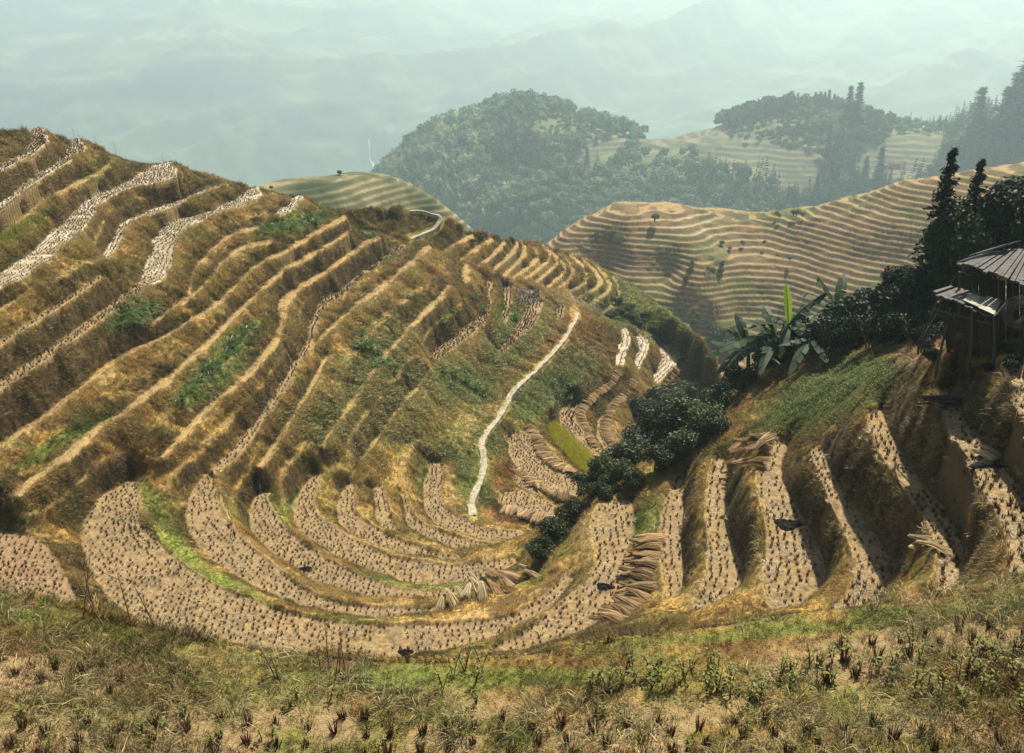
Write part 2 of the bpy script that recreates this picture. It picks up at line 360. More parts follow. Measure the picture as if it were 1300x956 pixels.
kk = np.where(pidn >= 0, kinds[np.maximum(pidn, 0)], ' ')
n_s = fbm(X * 5, Y * 5, 41, 3); n_c = fbm(X * 14, Y * 14, 51, 2)
def lay(col, mask, c, m):
    m = (mask * m)[None]; return col * (1 - m) + np.array(c)[:, None, None] * m
gz_l = np.gradient(Z, HG, axis=0) / R; gz_a = np.gradient(Z, HG / 2, axis=1) / R; slope = np.hypot(gz_l, gz_a)
level_ = 1 - sstep(.6, 1.1, slope)
soil = lay(np.ones_like(colr) * np.array([.22, .155, .077])[:, None, None], sstep(.45, .7, n_s), (.12, .085, .04), .8)
soil = lay(soil, sstep(.5, .7, n_c), (.34, .245, .12), .55)
soil = lay(soil, blobs(PXg, PYg, [(30,720,90,60,0,1)]), (.23, .14, .08), .5)
drys = lay(np.ones_like(colr) * np.array([.43, .385, .29])[:, None, None], sstep(.4, .7, n_c), (.30, .25, .17), .8)
for kd, sc in (('s', soil), ('d', drys)):
    m = (sstep(.1, .5, blur((kk == kd).astype(float), 1)) * level_)[None]
    colr = colr * (1 - m) + sc * m
far_p = ((kk == 'g') * level_ * sstep(.35, .6, n_s + .1))
colr = lay(colr, far_p, (.30, .215, .105), .7)
# burnt plots
burn = blobs(PXg, PYg, [(671,375,16,12,0,1),(642,364,8,8,0,1),(619,351,7,4,0,.9),(728,377,6,11,0,.8),(708,388,7,9,0,.7),(748,386,16,6,15,.8),(480,276,14,3,10,.9),(768,392,8,8,0,.6)], .2)
colr = lay(colr, burn * sstep(.3, .5, n_c + .1), (.03, .028, .034), .95)
bare = blobs(PXg, PYg, [(1165,448,34,16,-12,1),(1100,500,20,8,-20,.5),(1060,530,26,7,-25,.5)]); colr = lay(colr, bare, (.36, .22, .12), .8)
shs = shelf * sstep(.33, .47, fbm(X * 1.6, Y * 1.6, 401, 3)) * blobs(PXg, PYg, [(1170,832,190,36,-4,1),(60,860,170,24,5,1),(650,950,900,60,0,1)])
colr = lay(colr, shs, (.235, .165, .085), .85)

def grid_mesh(name, Xm, Ym, Zm, col, mat, flip=False):
    h, w = Xm.shape
    me = bpy.data.meshes.new(name)
    co = np.stack([Xm, Ym, Zm], -1).reshape(-1, 3).astype(np.float32) * S
    idx = np.arange(h * w).reshape(h, w)
    q = np.stack([idx[:-1, :-1], idx[:-1, 1:], idx[1:, 1:], idx[1:, :-1]], -1).reshape(-1, 4)[:, ::-1]
    me.vertices.add(len(co)); me.vertices.foreach_set('co', co.ravel())
    me.loops.add(q.size); me.loops.foreach_set('vertex_index', q.ravel().astype(np.int32))
    me.polygons.add(len(q)); me.polygons.foreach_set('loop_start', (np.arange(len(q)) * 4).astype(np.int32))
    me.update(calc_edges=True)
    me.polygons.foreach_set('use_smooth', np.ones(len(q), bool))
    at = me.attributes.new('tint', 'FLOAT_COLOR', 'POINT')
    c4 = np.ones((h * w, 4), np.float32); c4[:, :3] = np.clip(np.moveaxis(col, 0, -1).reshape(-1, 3), 0, 1)
    at.data.foreach_set('color', c4.ravel())
    me.materials.append(mat)
    o = bpy.data.objects.new(name, me); COL.objects.link(o)
    return o

# ------------------------------------------------------------------ materials
def mat_new(name):
    m = bpy.data.materials.new(name); m.use_nodes = True
    nt = m.node_tree; nt.nodes.clear(); out = nt.nodes.new('ShaderNodeOutputMaterial')
    return m, nt, out
def N(nt, t, **kw):
    n = nt.nodes.new(t)
    for k, v in kw.items():
        if k.startswith('_'): setattr(n, k[1:], v)
        else: n.inputs[k.replace('__', ' ')].default_value = v
    return n
def mat_ground(name, scale=9, lo=.72, hi=1.3, bump=.5, fine=35):
    m, nt, out = mat_new(name); L = nt.links.new
    a = N(nt, 'ShaderNodeAttribute', _attribute_name='tint')
    tc = N(nt, 'ShaderNodeTexCoord')
    n1 = N(nt, 'ShaderNodeTexNoise', Scale=scale, Detail=5.0, Roughness=.7); n2 = N(nt, 'ShaderNodeTexNoise', Scale=fine, Detail=3.0)
    L(tc.outputs['Object'], n1.inputs['Vector']); L(tc.outputs['Object'], n2.inputs['Vector'])
    mr = N(nt, 'ShaderNodeMapRange'); L(n1.outputs['Fac'], mr.inputs[0]); mr.inputs[1].default_value = .3; mr.inputs[2].default_value = .7; mr.inputs[3].default_value = lo; mr.inputs[4].default_value = hi
    mx = N(nt, 'ShaderNodeVectorMath', _operation='SCALE'); L(a.outputs['Color'], mx.inputs[0]); L(mr.outputs[0], mx.inputs['Scale'])
    b = N(nt, 'ShaderNodeBsdfPrincipled', Roughness=.95); b.inputs['Specular IOR Level'].default_value = .1
    L(mx.outputs[0], b.inputs['Base Color'])
    ad = N(nt, 'ShaderNodeMath', _operation='ADD'); L(n1.outputs['Fac'], ad.inputs[0]); L(n2.outputs['Fac'], ad.inputs[1])
    bp = N(nt, 'ShaderNodeBump', Strength=bump, Distance=.12); L(ad.outputs[0], bp.inputs['Height']); L(bp.outputs[0], b.inputs['Normal'])
    L(b.outputs[0], out.inputs[0]); return m
def mat_leafy(name, col, var=.35, trans=.4, inst=True, rough=.6, spec=.25, hue=.0):
    """leaf or blade: diffuse + translucent, varied by instance tint or by place"""
    m, nt, out = mat_new(name); L = nt.links.new
    base = N(nt, 'ShaderNodeRGB'); base.outputs[0].default_value = (*col, 1)
    src = base.outputs[0]
    if inst:
        a = N(nt, 'ShaderNodeAttribute', _attribute_name='tint', _attribute_type='INSTANCER'); src = a.outputs['Color']
    tc = N(nt, 'ShaderNodeNewGeometry')
    n1 = N(nt, 'ShaderNodeTexNoise', Scale=2.5, Detail=3.0); L(tc.outputs['Position'], n1.inputs['Vector'])
    oi = N(nt, 'ShaderNodeObjectInfo')
    ad = N(nt, 'ShaderNodeMath', _operation='ADD'); L(n1.outputs['Fac'], ad.inputs[0]); L(tc.outputs['Random Per Island'], ad.inputs[1])
    ad2 = N(nt, 'ShaderNodeMath', _operation='ADD'); L(ad.outputs[0], ad2.inputs[0]); L(oi.outputs['Random'], ad2.inputs[1])
    mr = N(nt, 'ShaderNodeMapRange'); L(ad2.outputs[0], mr.inputs[0]); mr.inputs[1].default_value = .5; mr.inputs[2].default_value = 2.5; mr.inputs[3].default_value = 1 - var; mr.inputs[4].default_value = 1 + var
    mx = N(nt, 'ShaderNodeVectorMath', _operation='SCALE'); L(src, mx.inputs[0]); L(mr.outputs[0], mx.inputs['Scale'])
    b = N(nt, 'ShaderNodeBsdfPrincipled', Roughness=rough); b.inputs['Specular IOR Level'].default_value = spec
    t = N(nt, 'ShaderNodeBsdfTranslucent'); L(mx.outputs[0], b.inputs['Base Color']); L(mx.outputs[0], t.inputs['Color'])
    ms = N(nt, 'ShaderNodeMixShader'); ms.inputs[0].default_value = trans; L(b.outputs[0], ms.inputs[1]); L(t.outputs[0], ms.inputs[2])
    L(ms.outputs[0], out.inputs[0]); return m
def mat_solid(name, col, col2, scale=8, rough=.85, bump=.4, stretch=None, spec=.2):
    m, nt, out = mat_new(name); L = nt.links.new
    tc = N(nt, 'ShaderNodeTexCoord'); mp = N(nt, 'ShaderNodeMapping'); L(tc.outputs['Object'], mp.inputs[0])
    if stretch: mp.inputs['Scale'].default_value = stretch
    n1 = N(nt, 'ShaderNodeTexNoise', Scale=scale, Detail=5.0, Roughness=.65); L(mp.outputs[0], n1.inputs['Vector'])
    cr = N(nt, 'ShaderNodeValToRGB'); cr.color_ramp.elements[0].position = .35; cr.color_ramp.elements[1].position = .68
    cr.color_ramp.elements[0].color = (*col, 1); cr.color_ramp.elements[1].color = (*col2, 1); L(n1.outputs['Fac'], cr.inputs[0])
    b = N(nt, 'ShaderNodeBsdfPrincipled', Roughness=rough); b.inputs['Specular IOR Level'].default_value = spec
    L(cr.outputs[0], b.inputs['Base Color']); bp = N(nt, 'ShaderNodeBump', Strength=bump, Distance=.03); L(n1.outputs['Fac'], bp.inputs['Height']); L(bp.outputs[0], b.inputs['Normal'])
    L(b.outputs[0], out.inputs[0]); return m
M_ground = mat_ground('terrace_ground')
M_hill = mat_ground('hill_ground', 1.2, .8, 1.2, .6, 5)
M_mount = mat_ground('mountain_ground', .012, .5, 1.5, 1.0, .06)
M_grass = mat_leafy('grass_blades', (.3, .2, .08), .5, .33)
M_leafinst = mat_leafy('leaves_instanced', (.1, .14, .04), .5, .45)
M_stub = mat_leafy('stubble_stalks', (.085, .045, .022), .35, .1, inst=False)
M_straw = mat_leafy('straw_stalks', (.44, .31, .155), .6, .25, inst=False, rough=.5)
M_straw_pale = mat_leafy('straw_pale_stalks', (.50, .40, .23), .4, .25, inst=False, rough=.5)
M_tie = mat_solid('straw_tie', (.12, .075, .04), (.26, .17, .09))
M_shrub = mat_leafy('shrub_leaves', (.05, .062, .022), .65, .22, inst=False, rough=.55, spec=.22)
M_dark = mat_leafy('evergreen_leaves', (.014, .022, .007), .7, .15, inst=False, rough=.6, spec=.12)
M_pine = mat_leafy('fir_needles', (.014, .026, .01), .45, .12, inst=False, rough=.8, spec=.05)
M_pinefar = mat_leafy('distant_needles', (.03, .055, .028), .35, .15, inst=False)
M_reed = mat_leafy('reed_blades', (.085, .15, .03), .5, .3, inst=False, rough=.4, spec=.4)
M_weed = mat_leafy('weed_leaves', (.15, .16, .028), .4, .4, inst=False)
M_ban = mat_leafy('banana_leaf', (.014, .034, .009), .3, .12, inst=False, rough=.6, spec=.12)
M_banLit = mat_leafy('backlit_banana_leaf', (.19, .28, .035), .25, .5, inst=False, rough=.4)  # lighter leaf colour stands in for the backlit glow
M_bark = mat_solid('bark', (.07, .05, .035), (.14, .11, .08), 14)
M_stem = mat_solid('dry_stem', (.1, .06, .035), (.2, .13, .07), 10)
M_path = mat_solid('path_stone', (.13, .11, .065), (.40, .36, .26), 5.5, bump=.6)
M_hutwall = mat_solid('shade_dark_boards', (.012, .01, .008), (.04, .032, .025), 7, stretch=(1, 6, 6))  # shade of the hut front put into the near-black board colour
M_wood = mat_solid('weathered_wood', (.03, .026, .02), (.095, .083, .07), 7, stretch=(1, 6, 6))
M_roof = mat_solid('weathered_roof', (.02, .018, .016), (.17, .165, .155), 5, stretch=(1, 5, 1), rough=.85, spec=.1)
M_sheet = mat_solid('pale_sheet', (.14, .14, .10), (.34, .33, .25), 4, rough=.6)
M_ash = mat_solid('burnt_straw', (.008, .008, .008), (.03, .026, .024), 12, spec=.02)
M_rock = mat_solid('pale_rock', (.4, .38, .34), (.62, .6, .55), 6)
M_crop = mat_leafy('ripening_rice', (.34, .33, .035), .35, .4, inst=False)
M_red = mat_leafy('red_leaves', (.25, .06, .03), .4, .3, inst=False)

ground = grid_mesh('terraced_hillside', X, Y, Z, colr, M_ground); ground['kind'] = 'structure'

# ------------------------------------------------------------------ lookup helpers on the near ground
def zat(x, y):
    fa = np.clip((np.arctan2(x, y) - A0) / (HG / 2), 0, NA2 - 1.001); fl = np.clip((np.log(np.hypot(x, y)) - L0) / HG, 0, NL - 1.001)
    ia, il = fa.astype(int) if hasattr(fa, 'astype') else int(fa), fl.astype(int) if hasattr(fl, 'astype') else int(fl)
    ua, ul = fa - ia, fl - il
    return (Z[il, ia] * (1 - ua) + Z[il, ia + 1] * ua) * (1 - ul) + (Z[il + 1, ia] * (1 - ua) + Z[il + 1, ia + 1] * ua) * ul
RA = np.exp(lr)
def hit(px, py, rmin=3.2):
    dx, dy, dz = ray(px, py); h = math.hypot(dx, dy); a = math.atan2(dx, dy)
    ia = int(np.clip((a - A0) / (HG / 2), 0, NA2 - 1))
    zr = RA * dz / h
    ok = np.nonzero((Z[:, ia] >= zr) & (RA > rmin))[0]
    i = ok[0] if len(ok) else NL - 1
    r = RA[i]
    return Vector((r * math.sin(a) * S, r * math.cos(a) * S, float(Z[i, ia]) * S))
def seat(x, y):                # metres -> ground point
    return Vector((x, y, float(zat(np.float64(x / S), np.float64(y / S))) * S))

# ------------------------------------------------------------------ mesh builder
class MB:
    def __init__(s): s.v = []; s.f = []; s.m = []
    def add(s, vs, fs, mi=0):
        b = len(s.v); s.v.extend(vs); s.f.extend([tuple(b + i for i in f) for f in fs]); s.m.extend([mi] * len(fs))
    def quad(s, a, b, c, d, mi=0): s.add([a, b, c, d], [(0, 1, 2, 3)], mi)
    def tube(s, pts, rads, n=6, mi=0, cap=True):
        pts = [Vector(p) for p in pts]; vs = []
        for i, p in enumerate(pts):
            d = (pts[min(i + 1, len(pts) - 1)] - pts[max(i - 1, 0)]).normalized()
            a = d.orthogonal().normalized() if abs(d.z) > .9 else d.cross(Vector((0, 0, 1))).normalized()
            b = d.cross(a); r = rads[i] if hasattr(rads, '__len__') else rads
            vs += [tuple(p + a * math.cos(2 * math.pi * k / n) * r + b * math.sin(2 * math.pi * k / n) * r) for k in range(n)]
        fs = [(i * n + k, i * n + (k + 1) % n, (i + 1) * n + (k + 1) % n, (i + 1) * n + k) for i in range(len(pts) - 1) for k in range(n)]
        if cap: fs += [tuple(range(n - 1, -1, -1)), tuple((len(pts) - 1) * n + k for k in range(n))]
        s.add(vs, fs, mi)
    def box(s, c, sx, sy, sz, rot=None, mi=0):
        rot = rot or Matrix.Identity(3)
        vs = [tuple(Vector(c) + rot @ Vector((x * sx / 2, y * sy / 2, z * sz / 2))) for x in (-1, 1) for y in (-1, 1) for z in (-1, 1)]
        s.add(vs, [(0, 1, 3, 2), (4, 6, 7, 5), (0, 4, 5, 1), (2, 3, 7, 6), (0, 2, 6, 4), (1, 5, 7, 3)], mi)
    def blade(s, p, d, L, w, droop, up=Vector((0, 0, 1)), seg=3, mi=0, side=None):
        p = Vector(p); d = Vector(d).normalized(); sd = side or Vector((random.uniform(-1, 1), random.uniform(-1, 1), .1)).normalized()
        sd = (sd - d * sd.dot(d)).normalized(); vs = []
        for i in range(seg + 1):
            t = i / seg; q = p + d * L * t + Vector((0, 0, -droop * L * t * t)); ww = w * (1 - t) ** .7 * .5 if i < seg else w * .04
            vs += [tuple(q - sd * ww), tuple(q + sd * ww)]
        s.add(vs, [(2 * i, 2 * i + 1, 2 * i + 3, 2 * i + 2) for i in range(seg)], mi)
    def leaf(s, p, n, L, w, mi=0, ax=None):
        p = Vector(p); n = Vector(n).normalized(); a = (ax or n.orthogonal()).normalized(); a = (a - n * a.dot(n)).normalized(); b = n.cross(a)
        s.add([tuple(p - a * L * .5), tuple(p + b * w * .5), tuple(p + a * L * .5), tuple(p - b * w * .5)], [(0, 1, 2, 3)], mi)
    def mesh(s, name, mats, smooth=False):
        me = bpy.data.meshes.new(name); me.from_pydata(s.v, [], s.f)
        for m in (mats if isinstance(mats, (list, tuple)) else [mats]): me.materials.append(m)
        if any(s.m): me.polygons.foreach_set('material_index', s.m)
        if smooth: me.polygons.foreach_set('use_smooth', [True] * len(s.f))
        me.update(); return me
    def build(s, name, mats, parent=None, smooth=False):
        o = bpy.data.objects.new(name, s.mesh(name, mats, smooth)); COL.objects.link(o); o.parent = parent; return o
def rdir(zmin=-1):
    while True:
        v = Vector((random.uniform(-1, 1), random.uniform(-1, 1), random.uniform(-1, 1)))
        if .05 < v.length < 1 and v.normalized().z >= zmin: return v.normalized()
def tag(o, label, cat, group=None):
    o['label'] = label; o['category'] = cat
    if group: o['group'] = group
    return o
def thing(name, loc, label, cat, group=None, rz=0, sc=1):
    o = bpy.data.objects.new(name, None); COL.objects.link(o); o.empty_display_size = .2
    o.location = loc; o.rotation_euler = (0, 0, rz); o.scale = (sc, sc, sc) if not hasattr(sc, '__len__') else sc
    return tag(o, label, cat, group)
def copy_thing(src, loc, rz, sc, label=None, group=None):
    r = src.copy(); COL.objects.link(r); r.location = loc; r.rotation_euler = (0, 0, rz); r.scale = (sc, sc, sc) if not hasattr(sc, '__len__') else sc
    if label: r['label'] = label
    if group: r['group'] = group
    for ch in list(src.children):
        c = ch.copy(); COL.objects.link(c); c.parent = r
    return r

# ------------------------------------------------------------------ instanced ground cover (stuff)
def scatter(name, pts, rots, scl, tints, source_meshes, kind='stuff'):
    """one object of many small plants: points with rotation, size and tint"""
    n = len(pts); me = bpy.data.meshes.new(name)
    me.vertices.add(n); me.vertices.foreach_set('co', np.asarray(pts, np.float32).ravel())
    a = me.attributes.new('rot', 'FLOAT_VECTOR', 'POINT'); a.data.foreach_set('vector', np.asarray(rots, np.float32).ravel())
    a = me.attributes.new('scl', 'FLOAT_VECTOR', 'POINT'); a.data.foreach_set('vector', np.asarray(scl, np.float32).ravel())
    a = me.attributes.new('pick', 'INT', 'POINT'); a.data.foreach_set('value', rng.integers(0, len(source_meshes), n).astype(np.int32))
    a = me.attributes.new('tint', 'FLOAT_COLOR', 'POINT'); c4 = np.ones((n, 4), np.float32); c4[:, :3] = tints; a.data.foreach_set('color', c4.ravel())
    o = bpy.data.objects.new(name, me); COL.objects.link(o); o['kind'] = kind
    ng = bpy.data.node_groups.new(name + '_spread', 'GeometryNodeTree'); ng.is_modifier = True
    ng.interface.new_socket('Geometry', in_out='INPUT', socket_type='NodeSocketGeometry'); ng.interface.new_socket('Geometry', in_out='OUTPUT', socket_type='NodeSocketGeometry')
    gi = ng.nodes.new('NodeGroupInput'); go = ng.nodes.new('NodeGroupOutput'); L = ng.links.new
    def attr(nm, ty):
        q = ng.nodes.new('GeometryNodeInputNamedAttribute'); q.data_type = ty; q.inputs['Name'].default_value = nm; return q.outputs['Attribute']
    join = ng.nodes.new('GeometryNodeJoinGeometry')
    for i, sm in enumerate(source_meshes):
        so = bpy.data.objects.new(sm.name + '_source', sm)
        oi = ng.nodes.new('GeometryNodeObjectInfo'); oi.inputs['Object'].default_value = so; oi.inputs['As Instance'].default_value = True
        ip = ng.nodes.new('GeometryNodeInstanceOnPoints'); L(gi.outputs[0], ip.inputs['Points']); L(oi.outputs['Geometry'], ip.inputs['Instance'])
        cmp = ng.nodes.new('FunctionNodeCompare'); cmp.data_type = 'INT'; cmp.operation = 'EQUAL'; L(attr('pick', 'INT'), cmp.inputs[2]); cmp.inputs[3].default_value = i
        L(cmp.outputs[0], ip.inputs['Selection']); er = ng.nodes.new('FunctionNodeEulerToRotation'); L(attr('rot', 'FLOAT_VECTOR'), er.inputs[0]); L(er.outputs[0], ip.inputs['Rotation'])
        L(attr('scl', 'FLOAT_VECTOR'), ip.inputs['Scale']); L(ip.outputs[0], join.inputs[0])
    L(join.outputs[0], go.inputs[0])
    md = o.modifiers.new('spread', 'NODES'); md.node_group = ng
    return o
def grass_clump(name, n=26, h=.42, spread=.16, w=.016, droop=.45, mat=None):
    b = MB()
    for _ in range(n):
        a = random.uniform(0, 6.28); r = spread * math.sqrt(random.random()); p = (math.cos(a) * r, math.sin(a) * r, -.03)
        d = Vector((math.cos(a) * .45 + random.uniform(-.3, .3), math.sin(a) * .45 + random.uniform(-.3, .3), 1))
        b.blade(p, d, h * random.uniform(.5, 1.1), w * random.uniform(.8, 1.5), droop * random.uniform(.4, 1.5))
    return b.mesh(name, mat or M_grass)
def leaf_clump(name, n=40, rad=.22, L=.075, mat=None, flat=.7):
    b = MB()
    for _ in range(n):
        d = rdir(-.1); p = d * rad * random.uniform(.4, 1); p.z *= flat
        b.leaf(p, (d + rdir() * .7), L * random.uniform(.6, 1.4), L * .55)
    return b.mesh(name, mat or M_leafinst)
clumps = [grass_clump('grass_clump', 26, .34 + .08 * i, .17, .017, .5 + .12 * i) for i in range(4)]
leafs = [leaf_clump('herb_clump', 36, .22, .08) for i in range(3)]

# visibility envelope so that nothing is planted where it can never be seen
elev = Z / R
PATHS = [[(600,655),(598,640),(605,622),(613,602),(614,582),(611,566),(618,550),(630,535),(640,519),(650,501),(665,485),(681,470),(696,455),(710,440),(720,425),(728,412),(732,400),(728,394)], [(522,303),(538,298),(552,292),(561,284),(557,277),(540,271),(515,268)]]
pclear = np.zeros_like(PXg)
for P_ in PATHS:
    for a, b in spline(P_, 8): pclear = np.maximum(pclear, (np.hypot(PXg - a, PYg - b) < 6.5))
vis = elev >= (np.maximum.accumulate(elev, 0) - .012)
gz_l = np.gradient(Z, HG, axis=0) / R; gz_a = np.gradient(Z, HG / 2, axis=1) / R
slope = np.hypot(gz_l, gz_a)
cell = R * R * np.sqrt(1 + slope ** 2)                  # surface area of each cell (scaled)
inframe = (PXg > -240) & (PXg < 1560) & (PYg > 120) & (PYg < 1080)
gras = vis & inframe & (R < 118)
wgt = np.where(gras, cell, 0) * np.where(pidn >= 0, np.where(kk == 'g', .35, 0.0), 1.0)
wgt *= np.clip(34 / R, .3, 1.5) ** .9 * (1 + sstep(.8, 2, slope))
wgt *= (1 - pclear) * np.where(burn > .4, 0, 1) * (1 - .8 * bare) * np.where(shelf > .5, np.where(shs > .4, .7, 1.9), 1)
NG = 400000
p = (wgt / wgt.sum()).ravel(); pick = rng.choice(p.size, NG, p=p)
def jig(pick):
    il, ia = np.divmod(pick, NA2)
    a = az[ia] + rng.uniform(-.5, .5, len(pick)) * HG / 2; l = lr[il] + rng.uniform(-.5, .5, len(pick)) * HG
    r = np.exp(l); x, y = r * np.sin(a), r * np.cos(a)
    return x, y, zat(x, y), il, ia
x, y, z, il, ia = jig(pick)
tint = colr[:, il, ia].T.copy(); 
gl, ga = gz_l[il, ia], gz_a[il, ia]; aa = az[ia]
gx = gl * np.sin(aa) + ga * np.cos(aa); gy = gl * np.cos(aa) - ga * np.sin(aa)   # uphill
sl = np.clip(np.hypot(gx, gy), 0, 1.5); dirx, diry = -gx / (np.hypot(gx, gy) + 1e-6), -gy / (np.hypot(gx, gy) + 1e-6)
tilt = np.clip(sl * .75, 0, 1.0) + rng.normal(0, .12, NG)
# euler XYZ that tips +Z towards (dirx,diry) by tilt after random spin is ignored: use axis = z x dir
rots = np.stack([tilt * -diry, tilt * dirx, rng.uniform(0, 6.28, NG) * 0], 1)
rough = fbm(x * .8, y * .8, 61, 3)
size = (np.clip(R[il, ia] / 34, .8, 2.2) ** .75) * rng.uniform(.4, .95, NG) * (.6 + .8 * sstep(.4, .7, rough)) * np.where(shelf[il, ia] > .5, .62, 1)
size *= 1 - .35 * (mini * (np.abs(Q) < .25))[il, ia]
size *= np.where(pidn[il, ia] >= 0, .45, 1) * (1 - .35 * blobs(PXg, PYg, [(430,720,330,130,0,1),(900,680,300,130,0,1),(700,580,80,60,0,1)])[il, ia])
scl = np.stack([size, size, size * rng.uniform(.7, 1.2, NG)], 1)
greenw = blobs(PXg, PYg, GREEN)[il, ia]
tint *= (rng.uniform(.75, 1.4, NG))[:, None]
dk = fbm(x * 3.2, y * 3.2, 66, 2); dkm = sstep(.52, .62, dk) * (Q[il, ia] < .45) * (rng.random(NG) < .75); tint = tint * (1 - .68 * dkm[:, None])
jit = rng.random(NG); strawy = (jit < .22) & (greenw < .5); tint[strawy] = tint[strawy] * .35 + np.array([.44, .32, .15]) * .65
gm = (jit > .86); tint[gm] = tint[gm] * .5 + np.array([.10, .14, .03]) * .5
is_leaf = rng.random(NG) < np.clip(blobs(PXg, PYg, [b for b in GREEN if min(b[2], b[3]) > 16])[il, ia] * .75, 0, .8)
P3 = np.stack([x, y, z], 1) * S
g1 = ~is_leaf
scatter('hillside_grass', P3[g1], rots[g1], scl[g1], tint[g1], clumps)
tl = tint[is_leaf] * .45 + np.array([.20, .215, .085]) * .6 * rng.uniform(.5, 1.6, is_leaf.sum())[:, None]
scatter('hillside_herbs', P3[is_leaf], rots[is_leaf] * .3, scl[is_leaf] * 1.25, tl, leafs)

# ------------------------------------------------------------------ rice stubble
def tuft_mesh(name, n=12, h=.13):
    b = MB()
    for _ in range(n):
        a = random.uniform(0, 6.28); r = random.uniform(0, .035)
        b.blade((math.cos(a) * r, math.sin(a) * r, -.02), Vector((math.cos(a) * .22, math.sin(a) * .22, 1)), h * random.uniform(.7, 1.25), .019, .0, seg=1)
    return b.mesh(name, M_stub)
tufts = [tuft_mesh('stubble_tuft', 24, .13 + .02 * i) for i in range(3)]
T = []
def fill(kind, z, In, Out, row=.27, step=.25, prob=.93):
    mid = (In + Out) / 2 * S; d = np.r_[0, np.cumsum(np.hypot(*np.diff(mid, axis=0).T))]
    n = int(d[-1] / step)
    if n < 2: return
    s = np.arange(n) * step
    i0 = np.stack([np.interp(s, d, In[:, k]) for k in (0, 1)], 1) * S; o0 = np.stack([np.interp(s, d, Out[:, k]) for k in (0, 1)], 1) * S
    W = np.hypot(*(o0 - i0).T); mx = int(W.max() / row) + 1
    for j in range(mx):
        off = (j + .45) * row
        ok = (off < W - .12) & (rng.random(n) < prob)
        if not ok.any(): continue
        q = o0[ok] + (i0[ok] - o0[ok]) * (off / W[ok])[:, None] + rng.normal(0, .045, (ok.sum(), 2)); T.append(np.c_[q, np.full(ok.sum(), z)])
for (kind, z, In, Out) in paths:
    if kind in 'sd':
        dd = np.hypot(*In.mean(0))
        if kind == 'd' : fill(kind, z, In, Out, .55 if dd < 60 else .6, .17, .93)
        else: fill(kind, z, In, Out, .33 if dd < 45 else .40, .30)
T = np.vstack(T); T = T[fbm(T[:, 0] * .7, T[:, 1] * .7, 501, 3) > .20 + .12 * rng.random(len(T))]
# foreground stubble on the near shelf
fx, fy = np.meshgrid(np.arange(-9, 12, .36), np.arange(5.5, 14, .33)); fx = fx + .12 * np.sin(fy * 1.7); fx = fx.ravel() + rng.normal(0, .03, fx.size); fy = fy.ravel() + rng.normal(0, .03, fy.size)
ppx, ppy = to_px(fx / S, fy / S, zat(fx / S, fy / S)); shm = blobs(ppx, ppy, [(1200,835,200,38,-5,1),(60,858,170,22,5,1),(650,960,1200,50,0,1)])
er = np.interp(np.arctan2(fx, fy), np.arctan2(ex, ey), np.hypot(ex, ey)) * S
ok = (shm > .5) & (np.hypot(fx, fy) < er * .95); FT = np.c_[fx[ok], fy[ok], np.zeros(ok.sum())]
TT = np.vstack([T, FT]); TT[:, 2] = zat(TT[:, 0] / S, TT[:, 1] / S) * S
tpx, tpy = to_px(*(TT / S).T)
inn = (tpx > -60) & (tpx < 1360) & (tpy < 1010)
TT = TT[inn]; order = np.argsort(np.hypot(TT[:, 0], TT[:, 1])); TT = TT[order]
near = TT[:300]; rest = TT[300:]
for i, q in enumerate(near):
    o = bpy.data.objects.new('stubble_tuft', tufts[i % 3]); COL.objects.link(o); o.location = q; k = random.uniform(.9, 1.4); o.scale = (k, k, k); o.rotation_euler = (random.uniform(-.15, .15), random.uniform(-.15, .15), random.uniform(0, 6.28))
    tag(o, 'short brown tuft of cut rice stubble on the bare foreground shelf', 'stubble', 'cut rice stubble tufts on the foreground shelf')
n = len(rest); rr = np.hypot(rest[:, 0], rest[:, 1]); dflag = np.array([kinds[v] == 'd' for v in np.maximum(pidn[np.clip(((np.log(rr / S) - L0) / HG).astype(int), 0, NL - 1), np.clip(((np.arctan2(rest[:, 0], rest[:, 1]) - A0) / (HG / 2)).astype(int), 0, NA2 - 1)], 0)])
k = rng.uniform(.75, 1.3, n) * .98 * np.clip(rr / 60, 1, 1.4) * np.where(dflag, .6, 1)
scatter('rice_stubble', rest, np.c_[rng.normal(0, .12, (n, 2)), rng.uniform(0, 6.28, n)], np.c_[k, k, k * .95], np.tile([.1, .06, .03], (n, 1)), tufts)
print('stubble', len(TT))

# ------------------------------------------------------------------ straw litter on the cut fields
def litter_mesh(name):
    b = MB()
    for _ in range(16):
        a = random.uniform(0, 6.28); p = Vector((random.uniform(-.2, .2), random.uniform(-.2, .2), .012 + random.uniform(0, .02))); d = Vector((math.cos(a), math.sin(a), 0)) * random.uniform(.06, .16); n_ = Vector((-d.y, d.x, 0)).normalized() * .006
        b.add([tuple(p - d - n_), tuple(p - d + n_), tuple(p + d + n_), tuple(p + d - n_)], [(0, 1, 2, 3)])
    return b.mesh(name, M_grass)
LN = 16000; li = rng.integers(0, len(TT), LN); q = TT[li].copy(); q[:, :2] += rng.normal(0, .16, (LN, 2)); q = q[(fbm(q[:, 0] * .5, q[:, 1] * .5, 300, 3) > .42) & (np.hypot(q[:, 0], q[:, 1]) > 17)]; LN = len(q); q[:, 2] = zat(q[:, 0] / S, q[:, 1] / S) * S
k = rng.uniform(.5, .95, LN)
scatter('straw_litter', q, np.c_[rng.normal(0, .05, (LN, 2)), rng.uniform(0, 6.28, LN)], np.c_[k, k, k], np.array([.38, .30, .17]) * rng.uniform(.6, 1.3, (LN, 1)), [litter_mesh('straw_litter_patch') for _ in range(3)])
